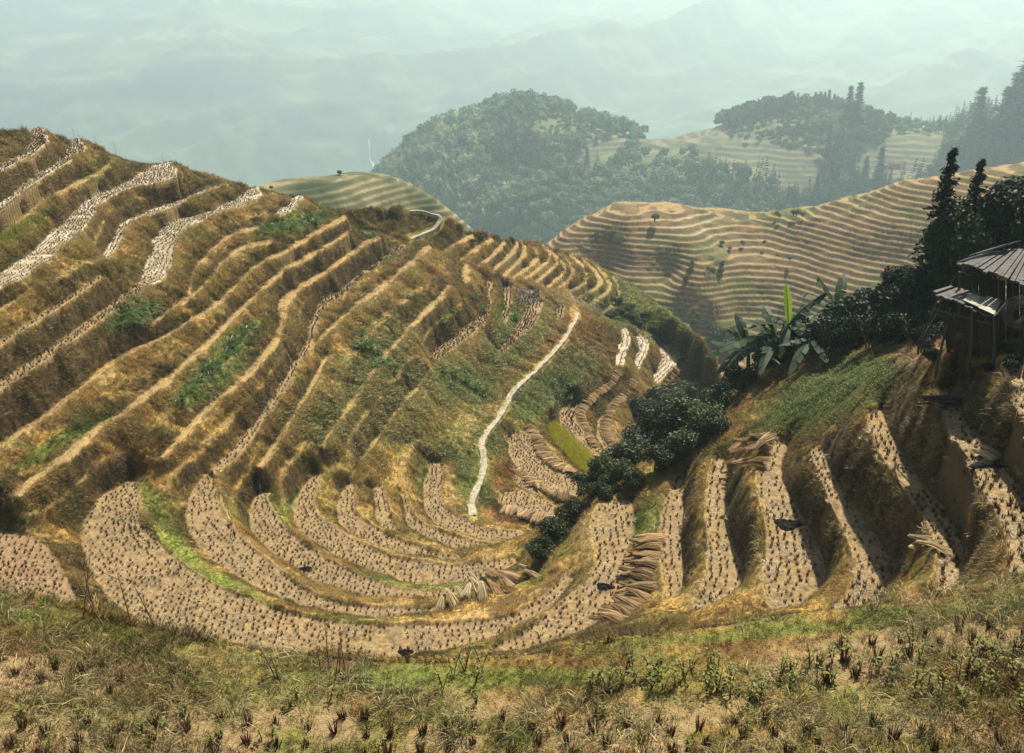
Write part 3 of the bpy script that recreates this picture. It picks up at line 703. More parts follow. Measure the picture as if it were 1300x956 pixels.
# long dry grass arching over the near bank
dry = [grass_clump('dry_grass_clump', 22, .75, .12, .011, 1.1) for _ in range(3)]
wl = np.where(vis & inframe & (shelf > .5), cell, 0) * (fbm(X * 1.3, Y * 1.3, 310, 3) > .5); p = (wl / wl.sum()).ravel(); DN = 1500; pk = rng.choice(p.size, DN, p=p); x, y, z, il, ia = jig(pk); k = rng.uniform(.5, 1.0, DN)
scatter('dry_grass', np.stack([x, y, z], 1) * S, np.c_[rng.normal(0, .25, (DN, 2)), rng.uniform(0, 6.28, DN)], np.c_[k, k, k * rng.uniform(.5, 1, DN)], np.where(rng.random((DN, 1)) < .5, np.array([[.42, .33, .17]]), np.array([[.17, .2, .06]])) * rng.uniform(.35, 1.2, (DN, 1)), dry)
# the same on the banks of the near fields and the crest
wl = np.where(vis & inframe & (shelf < .5) & (pidn < 0) & (Q > .1), cell, 0) * (fbm(X * 1.1, Y * 1.1, 320, 3) > .52); p = (wl / wl.sum()).ravel(); DN = 9000; pk = rng.choice(p.size, DN, p=p); x, y, z, il, ia = jig(pk); k = rng.uniform(.5, 1.1, DN)
scatter('tall_bank_grass', np.stack([x, y, z], 1) * S, np.c_[rng.normal(0, .25, (DN, 2)), rng.uniform(0, 6.28, DN)], np.c_[k, k, k * rng.uniform(.5, 1, DN)], np.array([.40, .31, .12]) * rng.uniform(.3, 1.25, (DN, 1)), dry)

# ------------------------------------------------------------------ straw sheaves
def sheaf_mesh(name, n=70, L=1.0, mat=None, fan=.3):
    b = MB()
    for _ in range(n):
        a = random.uniform(0, 6.28); r = math.sqrt(random.random())
        y0, z0 = math.cos(a) * r * .05, abs(math.sin(a)) * r * .05 + .05
        y1, z1 = math.cos(a) * r * fan + random.uniform(-.04, .04), abs(math.sin(a)) * r * fan * .8 + .02
        p0 = Vector((-L * .42 + random.uniform(-.05, .05), y0 * 1.6, z0)); p1 = Vector((L * .5 * random.uniform(.6, 1.1), y1, z1)); md = (p0 + p1) / 2 + Vector((0, 0, .07))
        w = .007; sd = Vector((0, random.uniform(-1, 1), random.uniform(-1, 1))).normalized() * w
        b.add([tuple(p0 - sd), tuple(p0 + sd), tuple(md + sd), tuple(md - sd), tuple(p1 + sd * .7), tuple(p1 - sd * .7)], [(0, 1, 2, 3), (3, 2, 4, 5)])
    return b.mesh(name, mat or M_straw)
tie = MB(); tie.tube([(-.27, .075 * math.cos(t), .07 + .065 * math.sin(t)) for t in np.linspace(0, 6.28, 11)], .011, 4); tie_m = tie.mesh('tie', M_tie)
sheaf_ms = [sheaf_mesh('stalks', 150, 1.0 + .1 * i, M_straw, .22 + .05 * i) for i in range(3)]; sheaf_pale = [sheaf_mesh('stalks', 90, 1.0, M_straw_pale, .2) for i in range(2)]
def sheaf(loc, rz, label, group, pale=False, sc=1.0, tilt=0.0, roll=0.0):
    o = thing('straw_sheaf', loc, label, 'sheaf', group, 0, sc); o.rotation_euler = (roll, tilt, rz)
    c = bpy.data.objects.new('stalks', random.choice(sheaf_pale if pale else sheaf_ms)); COL.objects.link(c); c.parent = o
    c = bpy.data.objects.new('tie', tie_m); COL.objects.link(c); c.parent = o
    return o
def ribbon(pts, step, label, group, pale=False, sc=1.0, lift=.06, layers=1):
    C = spline(pts, 12); W = [hit(a, b) for a, b in C]; d = [0]
    for i in range(1, len(W)): d.append(d[-1] + (W[i].xy - W[i - 1].xy).length)
    s = 0
    while s < d[-1]:
        xx = float(np.interp(s, d, [w.x for w in W])); yy = float(np.interp(s, d, [w.y for w in W])); x2 = float(np.interp(min(s + .5, d[-1]), d, [w.x for w in W])); y2 = float(np.interp(min(s + .5, d[-1]), d, [w.y for w in W]))
        ang = math.atan2(y2 - yy, x2 - xx) + math.pi / 2 + random.uniform(-.25, .25)
        q = seat(xx, yy); q.z += lift + random.uniform(0, .05)
        # heads hang towards the low side
        e1 = seat(xx + math.cos(ang) * .5, yy + math.sin(ang) * .5).z; e2 = seat(xx - math.cos(ang) * .5, yy - math.sin(ang) * .5).z
        if e1 > e2: ang += math.pi; e1, e2 = e2, e1
        sheaf(q, ang, label, group, pale, sc * random.uniform(.9, 1.15), min(.5, (e2 - e1) * .6)); s += step
ribbon([(671,545),(683,562),(690,576),(705,590),(720,599),(748,611)], .34, 'orange straw sheaf laid on the rim between stubble plot and yellow rice strip', 'straw sheaves along the rim above the yellow rice')
ribbon([(785,472),(774,488),(757,500),(744,513),(737,527),(743,545),(751,562),(763,577),(778,586)], .42, 'orange straw sheaf laid on the curving rim right of the yellow rice strip', 'straw sheaves on the curving rim right of the yellow rice', sc=.85)
ribbon([(806,482),(797,497),(782,513),(771,530),(768,545),(774,560),(786,571)], .46, 'orange straw sheaf on the second curving rim beside the dark ravine bushes', 'straw sheaves on the second curving rim', sc=.85)
ribbon([(845,440),(861,452),(865,462),(855,475),(842,490)], .5, 'orange straw sheaf on the rim round the largest white field', 'straw sheaves round the largest white field', sc=.85)
ribbon([(652,600),(668,609),(684,621),(705,628),(722,631)], .45, 'orange straw sheaf on the rim between the two stubble plots beside the path', 'straw sheaves between the stubble plots by the path')
ribbon([(640,650),(660,655),(685,660),(700,664)], .45, 'straw sheaf along the lower rim right of the path foot', 'straw sheaves right of the path foot')
# heaps
def heap(rows, label, group, pale=False, sc=1.0, ang=None, z0=.1):
    for (px, py, a, zz) in rows:
        q = hit(px, py); q.z += z0 + zz
        sheaf(q, a + random.uniform(-.45, .45), label, group, pale, sc * random.uniform(.9, 1.15), random.uniform(-.1, .25), random.uniform(-.3, .3))
heap([(562,768,-1.5,0),(572,765,-1.5,.1),(584,760,-1.4,.1),(594,757,-1.5,.2),(604,752,-1.4,.2),(612,756,-1.2,.1),(600,748,-1.5,.35)], 'pale straw sheaf in the heap on the lower bowl terrace', 'pale sheaves in the bowl heap', True, 1.1)
heap([(616,748,-1.0,.1),(626,744,-.8,.15),(634,740,-.7,.2),(640,746,-.8,.1),(648,738,-.6,.1),(628,752,-.9,.05),(620,738,-1.0,.35),(644,752,-.5,.0)], 'brown straw sheaf at the right end of the bowl heap', 'brown sheaves in the bowl heap', False, 1.1)
heap([(668,732,-.5,.1),(676,736,-.5,.1)], 'straw sheaf lying alone right of the bowl heap by the ravine', 'sheaves by the ravine', True, 1.0)
rows = []
for i in range(22):
    t = i / 21; rows.append((824 - 20 * t - (28 * max(0, t - .7) / .3), 690 + 104 * t, .15 - .75 * t, .05 + .12 * (i % 2)))
    rows.append((812 - 22 * t - (26 * max(0, t - .7) / .3), 694 + 102 * t, .15 - .75 * t, .02 + .1 * (i % 3 == 0)))
heap(rows, 'reddish straw sheaf in the long stack between two right hand fields', 'sheaves in the long stack', False, 1.05)
heap([(935,575,.2,.1),(945,571,.1,.2),(955,568,.2,.25),(965,566,-.2,.2),(940,585,.1,.3),(950,583,0,.3),(960,580,.1,.2),(932,594,.3,.05),(945,597,.1,.15),(955,599,0,.1),(962,592,.2,.1),(968,574,.4,.25)], 'straw sheaf in the dark rimmed heap above the grassy bank', 'sheaves heaped at the top of the right slope', False, 1.05)
heap([(1165,700,.3,0),(1175,694,-.5,0),(1182,703,-.4,.05)], 'loose pale straw armful on the bank edge of a right hand field', 'loose straw on the right bank', True, 1.0)
heap([(1246,583,-.6,0),(1254,581,-.5,.05)], 'pale straw armful beside the black ash heap near the right edge', 'straw beside the right ash heap', True, .8)

# ------------------------------------------------------------------ ash heaps / burnt straw
def ash(px, py, w, label):
    q = hit(px, py); b = MB(); n, m = 18, 6
    vs = [(0, 0, .16)]
    for j in range(1, m + 1):
        for i in range(n):
            a = 2 * math.pi * i / n; r = w * j / m * (1 + .22 * math.sin(3 * a + px) + random.uniform(-.1, .1)); vs.append((math.cos(a) * r, math.sin(a) * r * .7, .16 * (1 - (j / m) ** 1.3) + random.uniform(-.02, .03) - (.05 if j == m else 0)))
    fs = [(0, 1 + i, 1 + (i + 1) % n) for i in range(n)] + [(1 + (j - 1) * n + i, 1 + j * n + i, 1 + j * n + (i + 1) % n, 1 + (j - 1) * n + (i + 1) % n) for j in range(1, m) for i in range(n)]
    b.add(vs, fs)
    for _ in range(60):
        a = random.uniform(0, 6.28); r = random.uniform(0, w * .9); b.blade((math.cos(a) * r, math.sin(a) * r * .7, .05), Vector((random.uniform(-1, 1), random.uniform(-1, 1), .5)), .22, .02, .2, seg=1)
    o = b.build('ash_heap', M_ash); o.location = q; tag(o, label, 'ash heap')
ash(388, 724, .38, 'black burnt straw heap in the middle of the second bowl field')
ash(515, 830, .32, 'black ash heap at the near edge of the lowest wide field')
ash(768, 746, .42, 'black ash heap beside the long straw stack')
ash(1000, 666, .55, 'black ash heap in the widest field of the right slope')
ash(1254, 592, .5, 'black ash heap in the field near the right edge of the photo')

# ------------------------------------------------------------------ stone path up the spur
def path_strip(name, pts, w, lift=.03, n_per=10):
    C = spline(pts, n_per); W = [hit(a, b) for a, b in C]; keep = [W[0]]
    for q in W[1:]:
        if .25 < (q.xy - keep[-1].xy).length < 9: keep.append(q)
    b = MB(); K = []
    for i in range(len(keep) - 1):
        m = max(1, int((keep[i + 1] - keep[i]).length / .45))
        for j in range(m): p = keep[i].lerp(keep[i + 1], j / m); K.append(seat(p.x, p.y))
    KK = [k.copy() for k in K]
    for _ in range(4):
        for i in range(1, len(K) - 1): KK[i] = (K[i - 1] + K[i] * 2 + K[i + 1]) / 4
        K = [k.copy() for k in KK]
    K = [seat(k.x, k.y) for k in K]
    zs = [k.z for k in K]; zs = [max(zs[max(0, i - 2):i + 3]) for i in range(len(zs))]
    for _ in range(2): zs = [zs[0]] + [(zs[i - 1] + 2 * zs[i] + zs[i + 1]) / 4 for i in range(1, len(zs) - 1)] + [zs[-1]]
    vs = []
    for i in range(len(K)):
        d = K[min(i + 1, len(K) - 1)] - K[max(i - 1, 0)]; d.z = 0; d.normalize(); s_ = Vector((-d.y, d.x, 0)); hw = [w * .5 * random.uniform(.85, 1.2) for _ in (0, 1)]; z = zs[i] + lift + random.uniform(-.015, .015)
        a, c = K[i] - s_ * hw[0], K[i] + s_ * hw[1]
        vs += [(a.x, a.y, z - .4), (a.x, a.y, z), (K[i].x, K[i].y, z + random.uniform(0, .04)), (c.x, c.y, z), (c.x, c.y, z - .4)]
    b.add(vs, [(5 * i + k, 5 * i + k + 1, 5 * i + k + 6, 5 * i + k + 5) for i in range(len(K) - 1) for k in range(4)])
    o = b.build(name, M_path); o['kind'] = 'structure'; return o
path_strip('stone_path', [(600,655),(598,640),(605,622),(613,602),(614,582),(611,566),(618,550),(630,535),(640,519),(650,501),(665,485),(681,470),(696,455),(710,440),(720,425),(728,412),(732,400),(728,394)], .46, .05)
path_strip('ridge_path', [(522,303),(538,298),(552,292),(561,284),(557,277),(540,271),(515,268)], .45, .06)

# ------------------------------------------------------------------ shrubs and trees
def crown(b, lobes, n, L=.14, w=.08, shell=.35, mi=0, up=.3):
    tot = sum(r[3] ** 2 for r in lobes)
    for (cx, cy, cz, r, fz) in lobes:
        for _ in range(int(n * r * r / tot)):
            d = rdir(-.5); p = Vector((cx, cy, cz)) + Vector((d.x * r, d.y * r, d.z * r * fz)) * (1 - shell * random.random() ** 1.6) * random.uniform(.9, 1.1)
            nn = (d * .6 + rdir() * .9 + Vector((0, 0, up))); b.leaf(p, nn, L * random.uniform(.6, 1.4), w * random.uniform(.7, 1.3), mi)
def lobeset(R_, H, n, seed):
    random.seed(seed); out = []
    for i in range(n):
        a = random.uniform(0, 6.28); r = R_ * random.uniform(.1, .75); out.append((math.cos(a) * r, math.sin(a) * r, H * random.uniform(.3, .8), R_ * random.uniform(.28, .5), random.uniform(.7, 1)))
    return out
def make_shrub(seed, mat, nleaf=2600, L=.16):
    o = thing('shrub', (0, 0, 0), '', 'shrub'); b = MB(); lo = lobeset(1.0, 1.4, 11, seed); crown(b, lo, nleaf, L, L * .55, .5)
    b.build('crown', mat, o); t = MB()
    for l in lo[:7]: t.tube([(l[0] * .1, l[1] * .1, -.4), (l[0] * .4, l[1] * .4, l[2] * .5), (l[0] * .8, l[1] * .8, l[2])], [.05, .035, .012], 5)
    t.build('stem', M_bark, o); return o
shr = [make_shrub(s, M_shrub, 4200, .13) for s in (1, 2, 3)]; drk = [make_shrub(s, M_dark, 4600, .13) for s in (4, 5)]
used = set()
def plant(proto, px, py, rpx, label, group, dist=None, lift=.0, squash=1.0):
    """crown centred where the photo shows it, rooted in the ground below"""
    if dist is None:
        q = hit(px, py + rpx * .85); t = q.length
    else:
        x, y, z = at_r(px, py, dist); q = seat(x * S, y * S); q2 = Vector((x, y, z)) * S
        t = q2.length; q.z = max(q.z, q2.z - rpx * t / F * 1.1) if q.z < q2.z - rpx * t / F * 2.2 else q.z
    k = rpx * t / F / 1.0
    q = q.copy(); q.z -= .1 * k; sc = (k, k, k * squash)
    if proto.name not in used:
        used.add(proto.name); proto.location = q; proto.scale = sc; proto.rotation_euler = (0, 0, random.uniform(0, 6.28)); proto['label'] = label; proto['group'] = group; return proto
    return copy_thing(proto, q, random.uniform(0, 6.28), sc, label, group)
G1 = 'dark leafy shrubs along the ravine'
for i, (px, py, r) in enumerate([(688,695,22),(708,665,24),(698,680,18),(733,642,20),(748,612,24),(770,592,28),(798,572,32),(826,548,36),(855,530,40),(842,505,30),(884,520,34),(872,492,26),(905,508,28),(925,490,26),(945,475,24),(720,650,18),(765,615,20),(800,600,22),(838,575,24),(875,552,26),(905,535,24),(815,515,20)]):
    plant(shr[i % 3], px, py, r, 'dark grey green leafy shrub in the row that fills the ravine', G1)
G2 = 'near black evergreen bushes below the hut'
for i, (px, py, r, D) in enumerate([(945,480,26,42),(970,470,30,40),(995,478,30,38.5),(1010,440,30,40),(960,458,26,40),(930,492,24,44),(990,468,28,39),(1022,455,34,38),(1058,445,38,37),(1092,425,40,36),(1040,470,26,36.5),(1075,455,28,35.5),(1105,445,28,34),(1135,432,28,33),(1165,420,30,31),(1190,430,24,29),(1120,405,42,36),(1150,425,42,34),(1160,380,40,35),(1188,405,38,33),(1095,388,26,38),(1125,365,28,37),(1075,400,26,38),(1185,350,34,34),(1225,345,30,33),(1045,420,24,39),(905,505,22,46),(920,515,22,44),(948,505,24,41),(975,495,24,39),(1150,350,30,36),(1205,320,34,35),(1195,290,28,36),(1240,320,30,34),(1270,310,34,34),(1165,445,20,28),(1188,452,12,24.5),(1172,448,13,26),(1285,448,13,22.5),(1255,456,9,23)]):
    plant(drk[i % 2], px, py, r * 1.12, 'near black evergreen bush in the thicket left of the hut', G2, D)
def make_broadleaf(seed):
    o = thing('broadleaf_tree', (0, 0, 0), '', 'tree'); b = MB(); lo = [(a * 1.0, c * 1.0, 2.2 + z * .9, r * 1.1, f) for a, c, z, r, f in lobeset(1.3, 1.6, 14, seed)]
    crown(b, lo, 5200, .17, .1, .5); b.build('crown', M_dark, o); t = MB(); t.tube([(0, 0, -1), (.05, .02, 1), (.0, .1, 2.6)], [.16, .12, .06], 8)
    for l in lo[:8]: t.tube([(0, .03, 1.4), (l[0] * .5, l[1] * .5, l[2] * .75), (l[0] * .85, l[1] * .85, l[2])], [.07, .04, .015], 5)
    t.build('trunk', M_bark, o); return o
bl = make_broadleaf(21)
def plant_tree(proto, px, ytop, ybase, D, label, group, h0):
    x, y, z = at_r(px, ybase, D); x2, y2, z2 = at_r(px, ytop, D); q = Vector((x2, y2, z)) * S; H = (z2 - z) * S; k = H / h0
    if proto.name not in used:
        used.add(proto.name); proto.location = q; proto.scale = (k, k, k); proto['label'] = label; proto['group'] = group if group else ''
        if not group: del proto['group']
        return proto
    o = copy_thing(proto, q, random.uniform(0, 6.28), k, label, group)
    return o
G3 = 'dark broadleaf trees behind the hut'
for px, yt, yb, D, lb in [(1272, 236, 400, 34, 'dark broadleaf tree rising directly behind the hut roof'), (1236, 268, 420, 33, 'lower dark broadleaf tree left of the hut roof, under the firs'), (1312, 250, 400, 33, 'dark broadleaf tree cut by the right edge behind the hut'), (1296, 225, 380, 40, 'dark broadleaf tree crown farthest back behind the hut')]:
    plant_tree(bl, px, yt, yb, D, lb, G3, 3.9)

def make_fir(seed, mat, n_wh=22, H=6.0, Rb=1.15, dens=1.0, narrow=1.0, L=.26):
    random.seed(seed); o = thing('fir_tree', (0, 0, 0), '', 'fir tree'); t = MB(); t.tube([(0, 0, -1.5), (.02, 0, H * .5), (0, 0, H)], [.13, .08, .012], 7); t.build('trunk', M_bark, o); b = MB()
    for i in range(n_wh):
        f = i / (n_wh - 1); rr = Rb * narrow * (1 - f) ** .8 * random.uniform(.75, 1.15) + .08
        for k in range(int(7 * dens)):
            z = H * min(.995, .06 + .93 * f + random.uniform(-.6, .6) / n_wh)
            a = random.uniform(0, 6.28); r = rr * random.uniform(.65, 1.1); base = Vector((0, 0, z)); m = max(3, int(r / .09))
            for j in range(m):
                u = (j + .5) / m; q = base + Vector((math.cos(a) * r * u, math.sin(a) * r * u, .12 * r * u - .38 * r * u * u))
                for _ in range(3):
                    d = (Vector((math.cos(a), math.sin(a), -.1)) + rdir() * .9).normalized(); b.leaf(q + rdir() * .05, rdir(-.2) + Vector((0, 0, .5)), L * random.uniform(.6, 1.2) * (1.15 - .4 * u), .075, 0, ax=d)
    b.build('crown', mat, o); return o
fir = make_fir(5, M_pine, 30, 6.0, 1.1, 1.5)
plant_tree(fir, 1211, 190, 440, 34, 'tall near black fir tree left of the hut, the taller of the pair', 'pair of black firs beside the hut', 6.0)
plant_tree(fir, 1247, 204, 430, 35, 'shorter near black fir tree just right of the tallest near fir', 'pair of black firs beside the hut', 6.0)
ffir = [make_fir(s, M_pinefar, 20, 6.0, 1.0, 1.3, .8, .55) for s in (8, 9)]

# ------------------------------------------------------------------ banana plants
def banana_leaf(b, p0, p1, w, droop=.25, mi=0, flatn=None, seg=22):
    p0, p1 = Vector(p0), Vector(p1); d = p1 - p0; L = d.length; sd = (flatn.cross(d) if flatn else d.cross(Vector((0, 0, 1)))).normalized(); nn = sd.cross(d).normalized()
    def at(t): return p0 + d * t + Vector((0, 0, droop * L * (t - t * t) * 2.2 - .06 * L * t * t))
    def wd(t): return w * .5 * max(0, math.sin(math.pi * min(1, .04 + t * .95))) ** .6
    for side in (-1, 1):
        hang = 0
        for i in range(seg):
            t0, t1 = i / seg, (i + 1) / seg; torn = random.random() < (.12 if flatn else .3); hang = random.uniform(.1, .9) if torn else hang * .8 + .06
            g = .12 / seg if torn else 0
            a, c = at(t0 + g), at(t1); wa, wc = wd(t0), wd(t1); fw = d * .03
            b.add([tuple(a), tuple(c), tuple(c + sd * side * wc + fw - nn * wc * hang * .5 - Vector((0, 0, wc * hang * .5))), tuple(a + sd * side * wa + fw - nn * wa * hang * .5 - Vector((0, 0, wa * hang * .5)))], [(0, 1, 2, 3)], mi)
    b.tube([tuple(at(t)) for t in np.linspace(-.0, .98, 8)], [.03, .028, .025, .02, .017, .013, .01, .006], 4, mi)
def banana(base, hub, tips, label, D):
    x, y, z = at_r(hub[0], hub[1], D); h = Vector((x, y, z)) * S; x, y, z2 = at_r(base[0], base[1], D); g = Vector((x, y, z2)) * S
    o = thing('banana_plant', g, label, 'banana plant'); st = MB(); st.tube([(0, 0, -1.2), tuple((h - g) * .5), tuple(h - g)], [.16, .13, .09], 8); st.build('stem', M_bark, o)
    for (tx, ty, w, dd, kind) in tips:
        w *= 1.15 if not kind else .8; b = MB(); x, y, z = at_r(tx, ty, D + dd); e = Vector((x, y, z)) * S
        banana_leaf(b, h - g, e - g, w, .12, 0, Vector((.2, -.8, .3)) if kind else None); lf = b.build('leaf', M_banLit if kind else M_ban, o)
        if kind: lf['label'] = 'leaf coloured bright yellow green as if backlit'
banana((985,500), (985,425), [(897,447,.7,-1.5,0),(915,437,.6,1,0),(940,403,.6,-1,0),(925,460,.6,-2,0),(968,384,.5,2,0),(935,430,.6,0,0),(1040,395,.6,1.5,0),(1030,450,.6,-1.5,0),(965,470,.5,-2.5,0)], 'banana plant with broad dark leaves reaching left over the valley', 38)
banana((1002,490), (1001,412), [(998,358,.62,0,1),(1006,398,.3,.4,1),(1050,368,.55,1,0),(970,397,.55,.5,0),(1035,430,.5,-1,0),(990,450,.45,-1.5,0),(945,415,.5,2,0)], 'banana plant with one upright leaf coloured bright yellow green as if backlit', 37.5)
banana((1062,480), (1062,392), [(1036,345,.75,0,0),(1008,366,.5,1,0),(1095,365,.55,1,0),(1100,400,.5,-1,0),(1030,405,.5,-1.5,0),(1072,345,.5,1.5,0)], 'banana plant with a dark leaf raised left of the thicket', 38.5)
banana((950,500), (950,440), [(905,432,.7,0,0),(912,470,.6,-2,0),(985,408,.6,1,0),(935,395,.55,1,0),(990,460,.6,-2,0),(925,415,.6,-1,0)], 'lowest banana plant at the left end of the thicket', 39)
banana((1020,490), (1030,430), [(990,436,.5,-1,0),(1062,425,.5,1,0),(1050,455,.5,-2,0),(1012,405,.45,1,0),(1003,470,.45,-2,0)], 'low banana plant tucked between the taller banana plants', 36)

# ------------------------------------------------------------------ reed clumps
def reed_mesh(seed, n=150, H=1.1):
    random.seed(seed); b = MB()
    for _ in range(n):
        a = random.uniform(0, 6.28); r = random.uniform(0, .32); b.blade((math.cos(a) * r, math.sin(a) * r, -.05), Vector((math.cos(a) * .8 + random.uniform(-.3, .3), math.sin(a) * .8 + random.uniform(-.3, .3), 1)), H * random.uniform(.6, 1.1), .045, random.uniform(.3, .8), seg=4)
    return b.mesh('reed_clump', M_reed)
reeds = [reed_mesh(s) for s in (31, 32, 33)]
RE = [('under the white field at the left hillside', [(150,412),(158,404),(168,400),(178,394),(188,388),(172,412)]),
      ('on the upper bank near the left skyline', [(330,295),(342,292),(355,288),(366,290),(378,284),(390,278),(398,283),(408,272)]),
      ('on the bank of the long brown terraces', [(318,416),(308,424),(300,434),(290,440),(284,452),(296,448),(262,470),(250,484),(240,496),(228,508),(272,466)]),
      ('in the dark patch left of the stone path', [(560,470),(575,476),(590,484),(602,492),(612,500),(588,470),(600,478),(570,490),(585,500)]),
      ('on the bank right of the stone path', [(700,488),(712,494),(722,490),(706,502),(690,500),(718,505)]),
      ('in the streak down the middle slope', [(455,425),(466,436),(478,448),(488,460),(500,470),(460,440),(480,465)]),
      ('on the saddle left of the far path', [(492,330),(470,300),(440,262),(428,272),(462,288)]),
      ('above the burnt plots', [(655,395),(650,405),(560,410),(575,395),(600,378),(610,395)])]
for where, ps in RE:
    for (px, py) in ps:
        q = hit(px, py); o = bpy.data.objects.new('reed_clump', random.choice(reeds)); COL.objects.link(o); o.location = q; k = .85 * (q.length / 50) ** .3 * random.uniform(.8, 1.2); o.scale = (k, k, k); o.rotation_euler = (0, 0, random.uniform(0, 6.28))
        tag(o, 'green arching reed clump ' + where, 'reed clump', 'green reed clumps ' + where)
# ripening rice strip
b = MB(); random.seed(3)
kind, z, In, Out = [p for p in paths if p[0] == 'y'][0]
for _ in range(5200):
    i = random.randrange(len(In)); t = random.random(); q = In[i] * t + Out[i] * (1 - t); z_ = float(zat(q[0], q[1])) * S
    b.blade((q[0] * S + random.uniform(-.1, .1), q[1] * S + random.uniform(-.1, .1), z_ - .03), Vector((random.uniform(-.4, .4), random.uniform(-.4, .4), 1)), random.uniform(.5, .85), .03, .35, seg=2)
o = b.build('ripening_rice', M_crop); o['kind'] = 'stuff'

# ------------------------------------------------------------------ foreground weeds and dead stalks
def weed(px, py, h, n, label, group, mat=M_weed, L=.065):
    h = h * .75
    q = hit(px, py); o = thing('weed_plant', q, label, 'weed', group, random.uniform(0, 6.28)); st = MB(); lf = MB()
    for k in range(random.randint(2, 3)):
        lean = Vector((random.uniform(-.35, .35), random.uniform(-.35, .35), 1)).normalized(); st.tube([(0, 0, -.05), tuple(lean * h * .5), tuple(lean * h + Vector((0, 0, -.05)))], [.009, .007, .003], 4)
        for i in range(n):
            t = .25 + .75 * i / n; p = lean * h * t; a = i * 2.4 + k; d = Vector((math.cos(a), math.sin(a), .25)); s_ = L * random.uniform(.6, 1.25)
            lf.leaf(p + d * s_ * .55, Vector((random.uniform(-.5, .5), random.uniform(-.5, .5), 1)), s_, s_ * .5, 0, ax=d)
    st.build('stem', M_stem, o); lf.build('leaves', mat, o)
random.seed(12)
for (px, py) in [(575,858),(590,850),(603,868),(612,846),(562,872)]: weed(px, py, .62, 9, 'bright green leafy weed standing at the centre of the near bank', 'leafy weeds at the centre of the near bank')
for _ in range(36): weed(random.uniform(730, 1010), random.uniform(846, 890), random.uniform(.25, .5), 8, 'low yellow green leafy weed on the near bank right of centre', 'leafy weeds on the near bank right of centre')
for _ in range(22): weed(random.uniform(1020, 1310), random.uniform(825, 890), random.uniform(.25, .55), 8, 'leafy green weed among the stubble of the foreground field on the right', 'leafy weeds in the right foreground field', L=.07)
for _ in range(30): weed(random.uniform(-10, 1310), random.uniform(880, 960), random.uniform(.15, .4), 7, 'small leafy weed at the very bottom of the foreground', 'small weeds at the bottom of the foreground')
def stalk(px, py, h, label, group):
    q = hit(px, py); b = MB(); lean = Vector((random.uniform(-.3, .3), random.uniform(-.3, .3), 1)).normalized(); b.tube([(0, 0, -.05), tuple(lean * h * .5), tuple(lean * h)], [.014, .010, .004], 4)
    for i in range(random.randint(3, 6)):
        p = lean * h * random.uniform(.3, .9); d = (lean + rdir() * .9).normalized(); b.tube([tuple(p), tuple(p + d * h * .3)], [.006, .002], 3)
    o = b.build('dead_stalk', M_stem); o.location = q; tag(o, label, 'dead stalk', group)
for (px, py) in [(105,790),(120,775),(135,800),(150,785),(168,795),(180,780),(228,790),(200,800)]: stalk(px, py, random.uniform(.7, 1.2), 'bare dark branching stalk in front of the lowest left field', 'dead stalks before the lowest left field')
for (px, py) in [(350,858),(355,862),(408,858),(418,850),(430,855),(440,862),(425,865),(850,800),(940,785)]: stalk(px, py, random.uniform(.4, .8), 'bare thin stalk on the near bank left of centre' if px < 800 else 'bare thin stalk on the near bank below the right fields', 'dead stalks on the near bank left of centre' if px < 800 else 'dead stalks below the right fields')
for (px, py) in [(95,182),(103,184),(150,198),(140,196),(210,214),(160,200),(148,199),(120,190)]: stalk(px, py, random.uniform(.8, 1.5), 'bare grass stalk standing against the haze on the left skyline', 'stalks on the left skyline')

# ------------------------------------------------------------------ the hut
random.seed(40)
hx, hy, hz = at_r(1250, 452, 24.5); H0 = Vector((hx, hy, hz)) * S
azh = math.atan2(hx, hy)
HM = Matrix.Rotation(-azh, 3, 'Z')       # local x = right, y = away
def hp(px, py, dd):                      # photo point at distance 24.5+dd units, relative to hut origin
    x, y, z = at_r(px, py, 24.5 + dd); return Vector((x, y, z)) * S - H0
hut = thing('hut', H0, 'ramshackle open wooden hut with two weathered board roofs at the right edge', 'hut')
def slab(name, a, b_, c, d, th, mat, strips=0, lab=None):
    m = MB(); a, b_, c, d = map(Vector, (a, b_, c, d)); n = (b_ - a).cross(d - a).normalized()
    if n.z < 0: n = -n
    if not strips: strips = 1
    for i in range(strips):
        t0 = i / strips + .004; t1 = (i + 1) / strips - .004; j0, j1 = random.uniform(-.06, .12), random.uniform(-.25, .1); off = n * random.uniform(0, .09)
        p = [a.lerp(b_, t0), a.lerp(b_, t1), d.lerp(c, t1), d.lerp(c, t0)]; ex_ = (d - a).normalized()
        p = [p[0] - ex_ * j0, p[1] - ex_ * j0, p[2] + ex_ * j1, p[3] + ex_ * j1]; p = [q + off for q in p]
        v = [tuple(q) for q in p] + [tuple(q - n * th) for q in p]
        m.add(v, [(0, 1, 2, 3), (7, 6, 5, 4), (0, 4, 5, 1), (1, 5, 6, 2), (2, 6, 7, 3), (3, 7, 4, 0)])
    o = m.build(name, mat, hut)
    if lab: o['label'] = lab
    return o
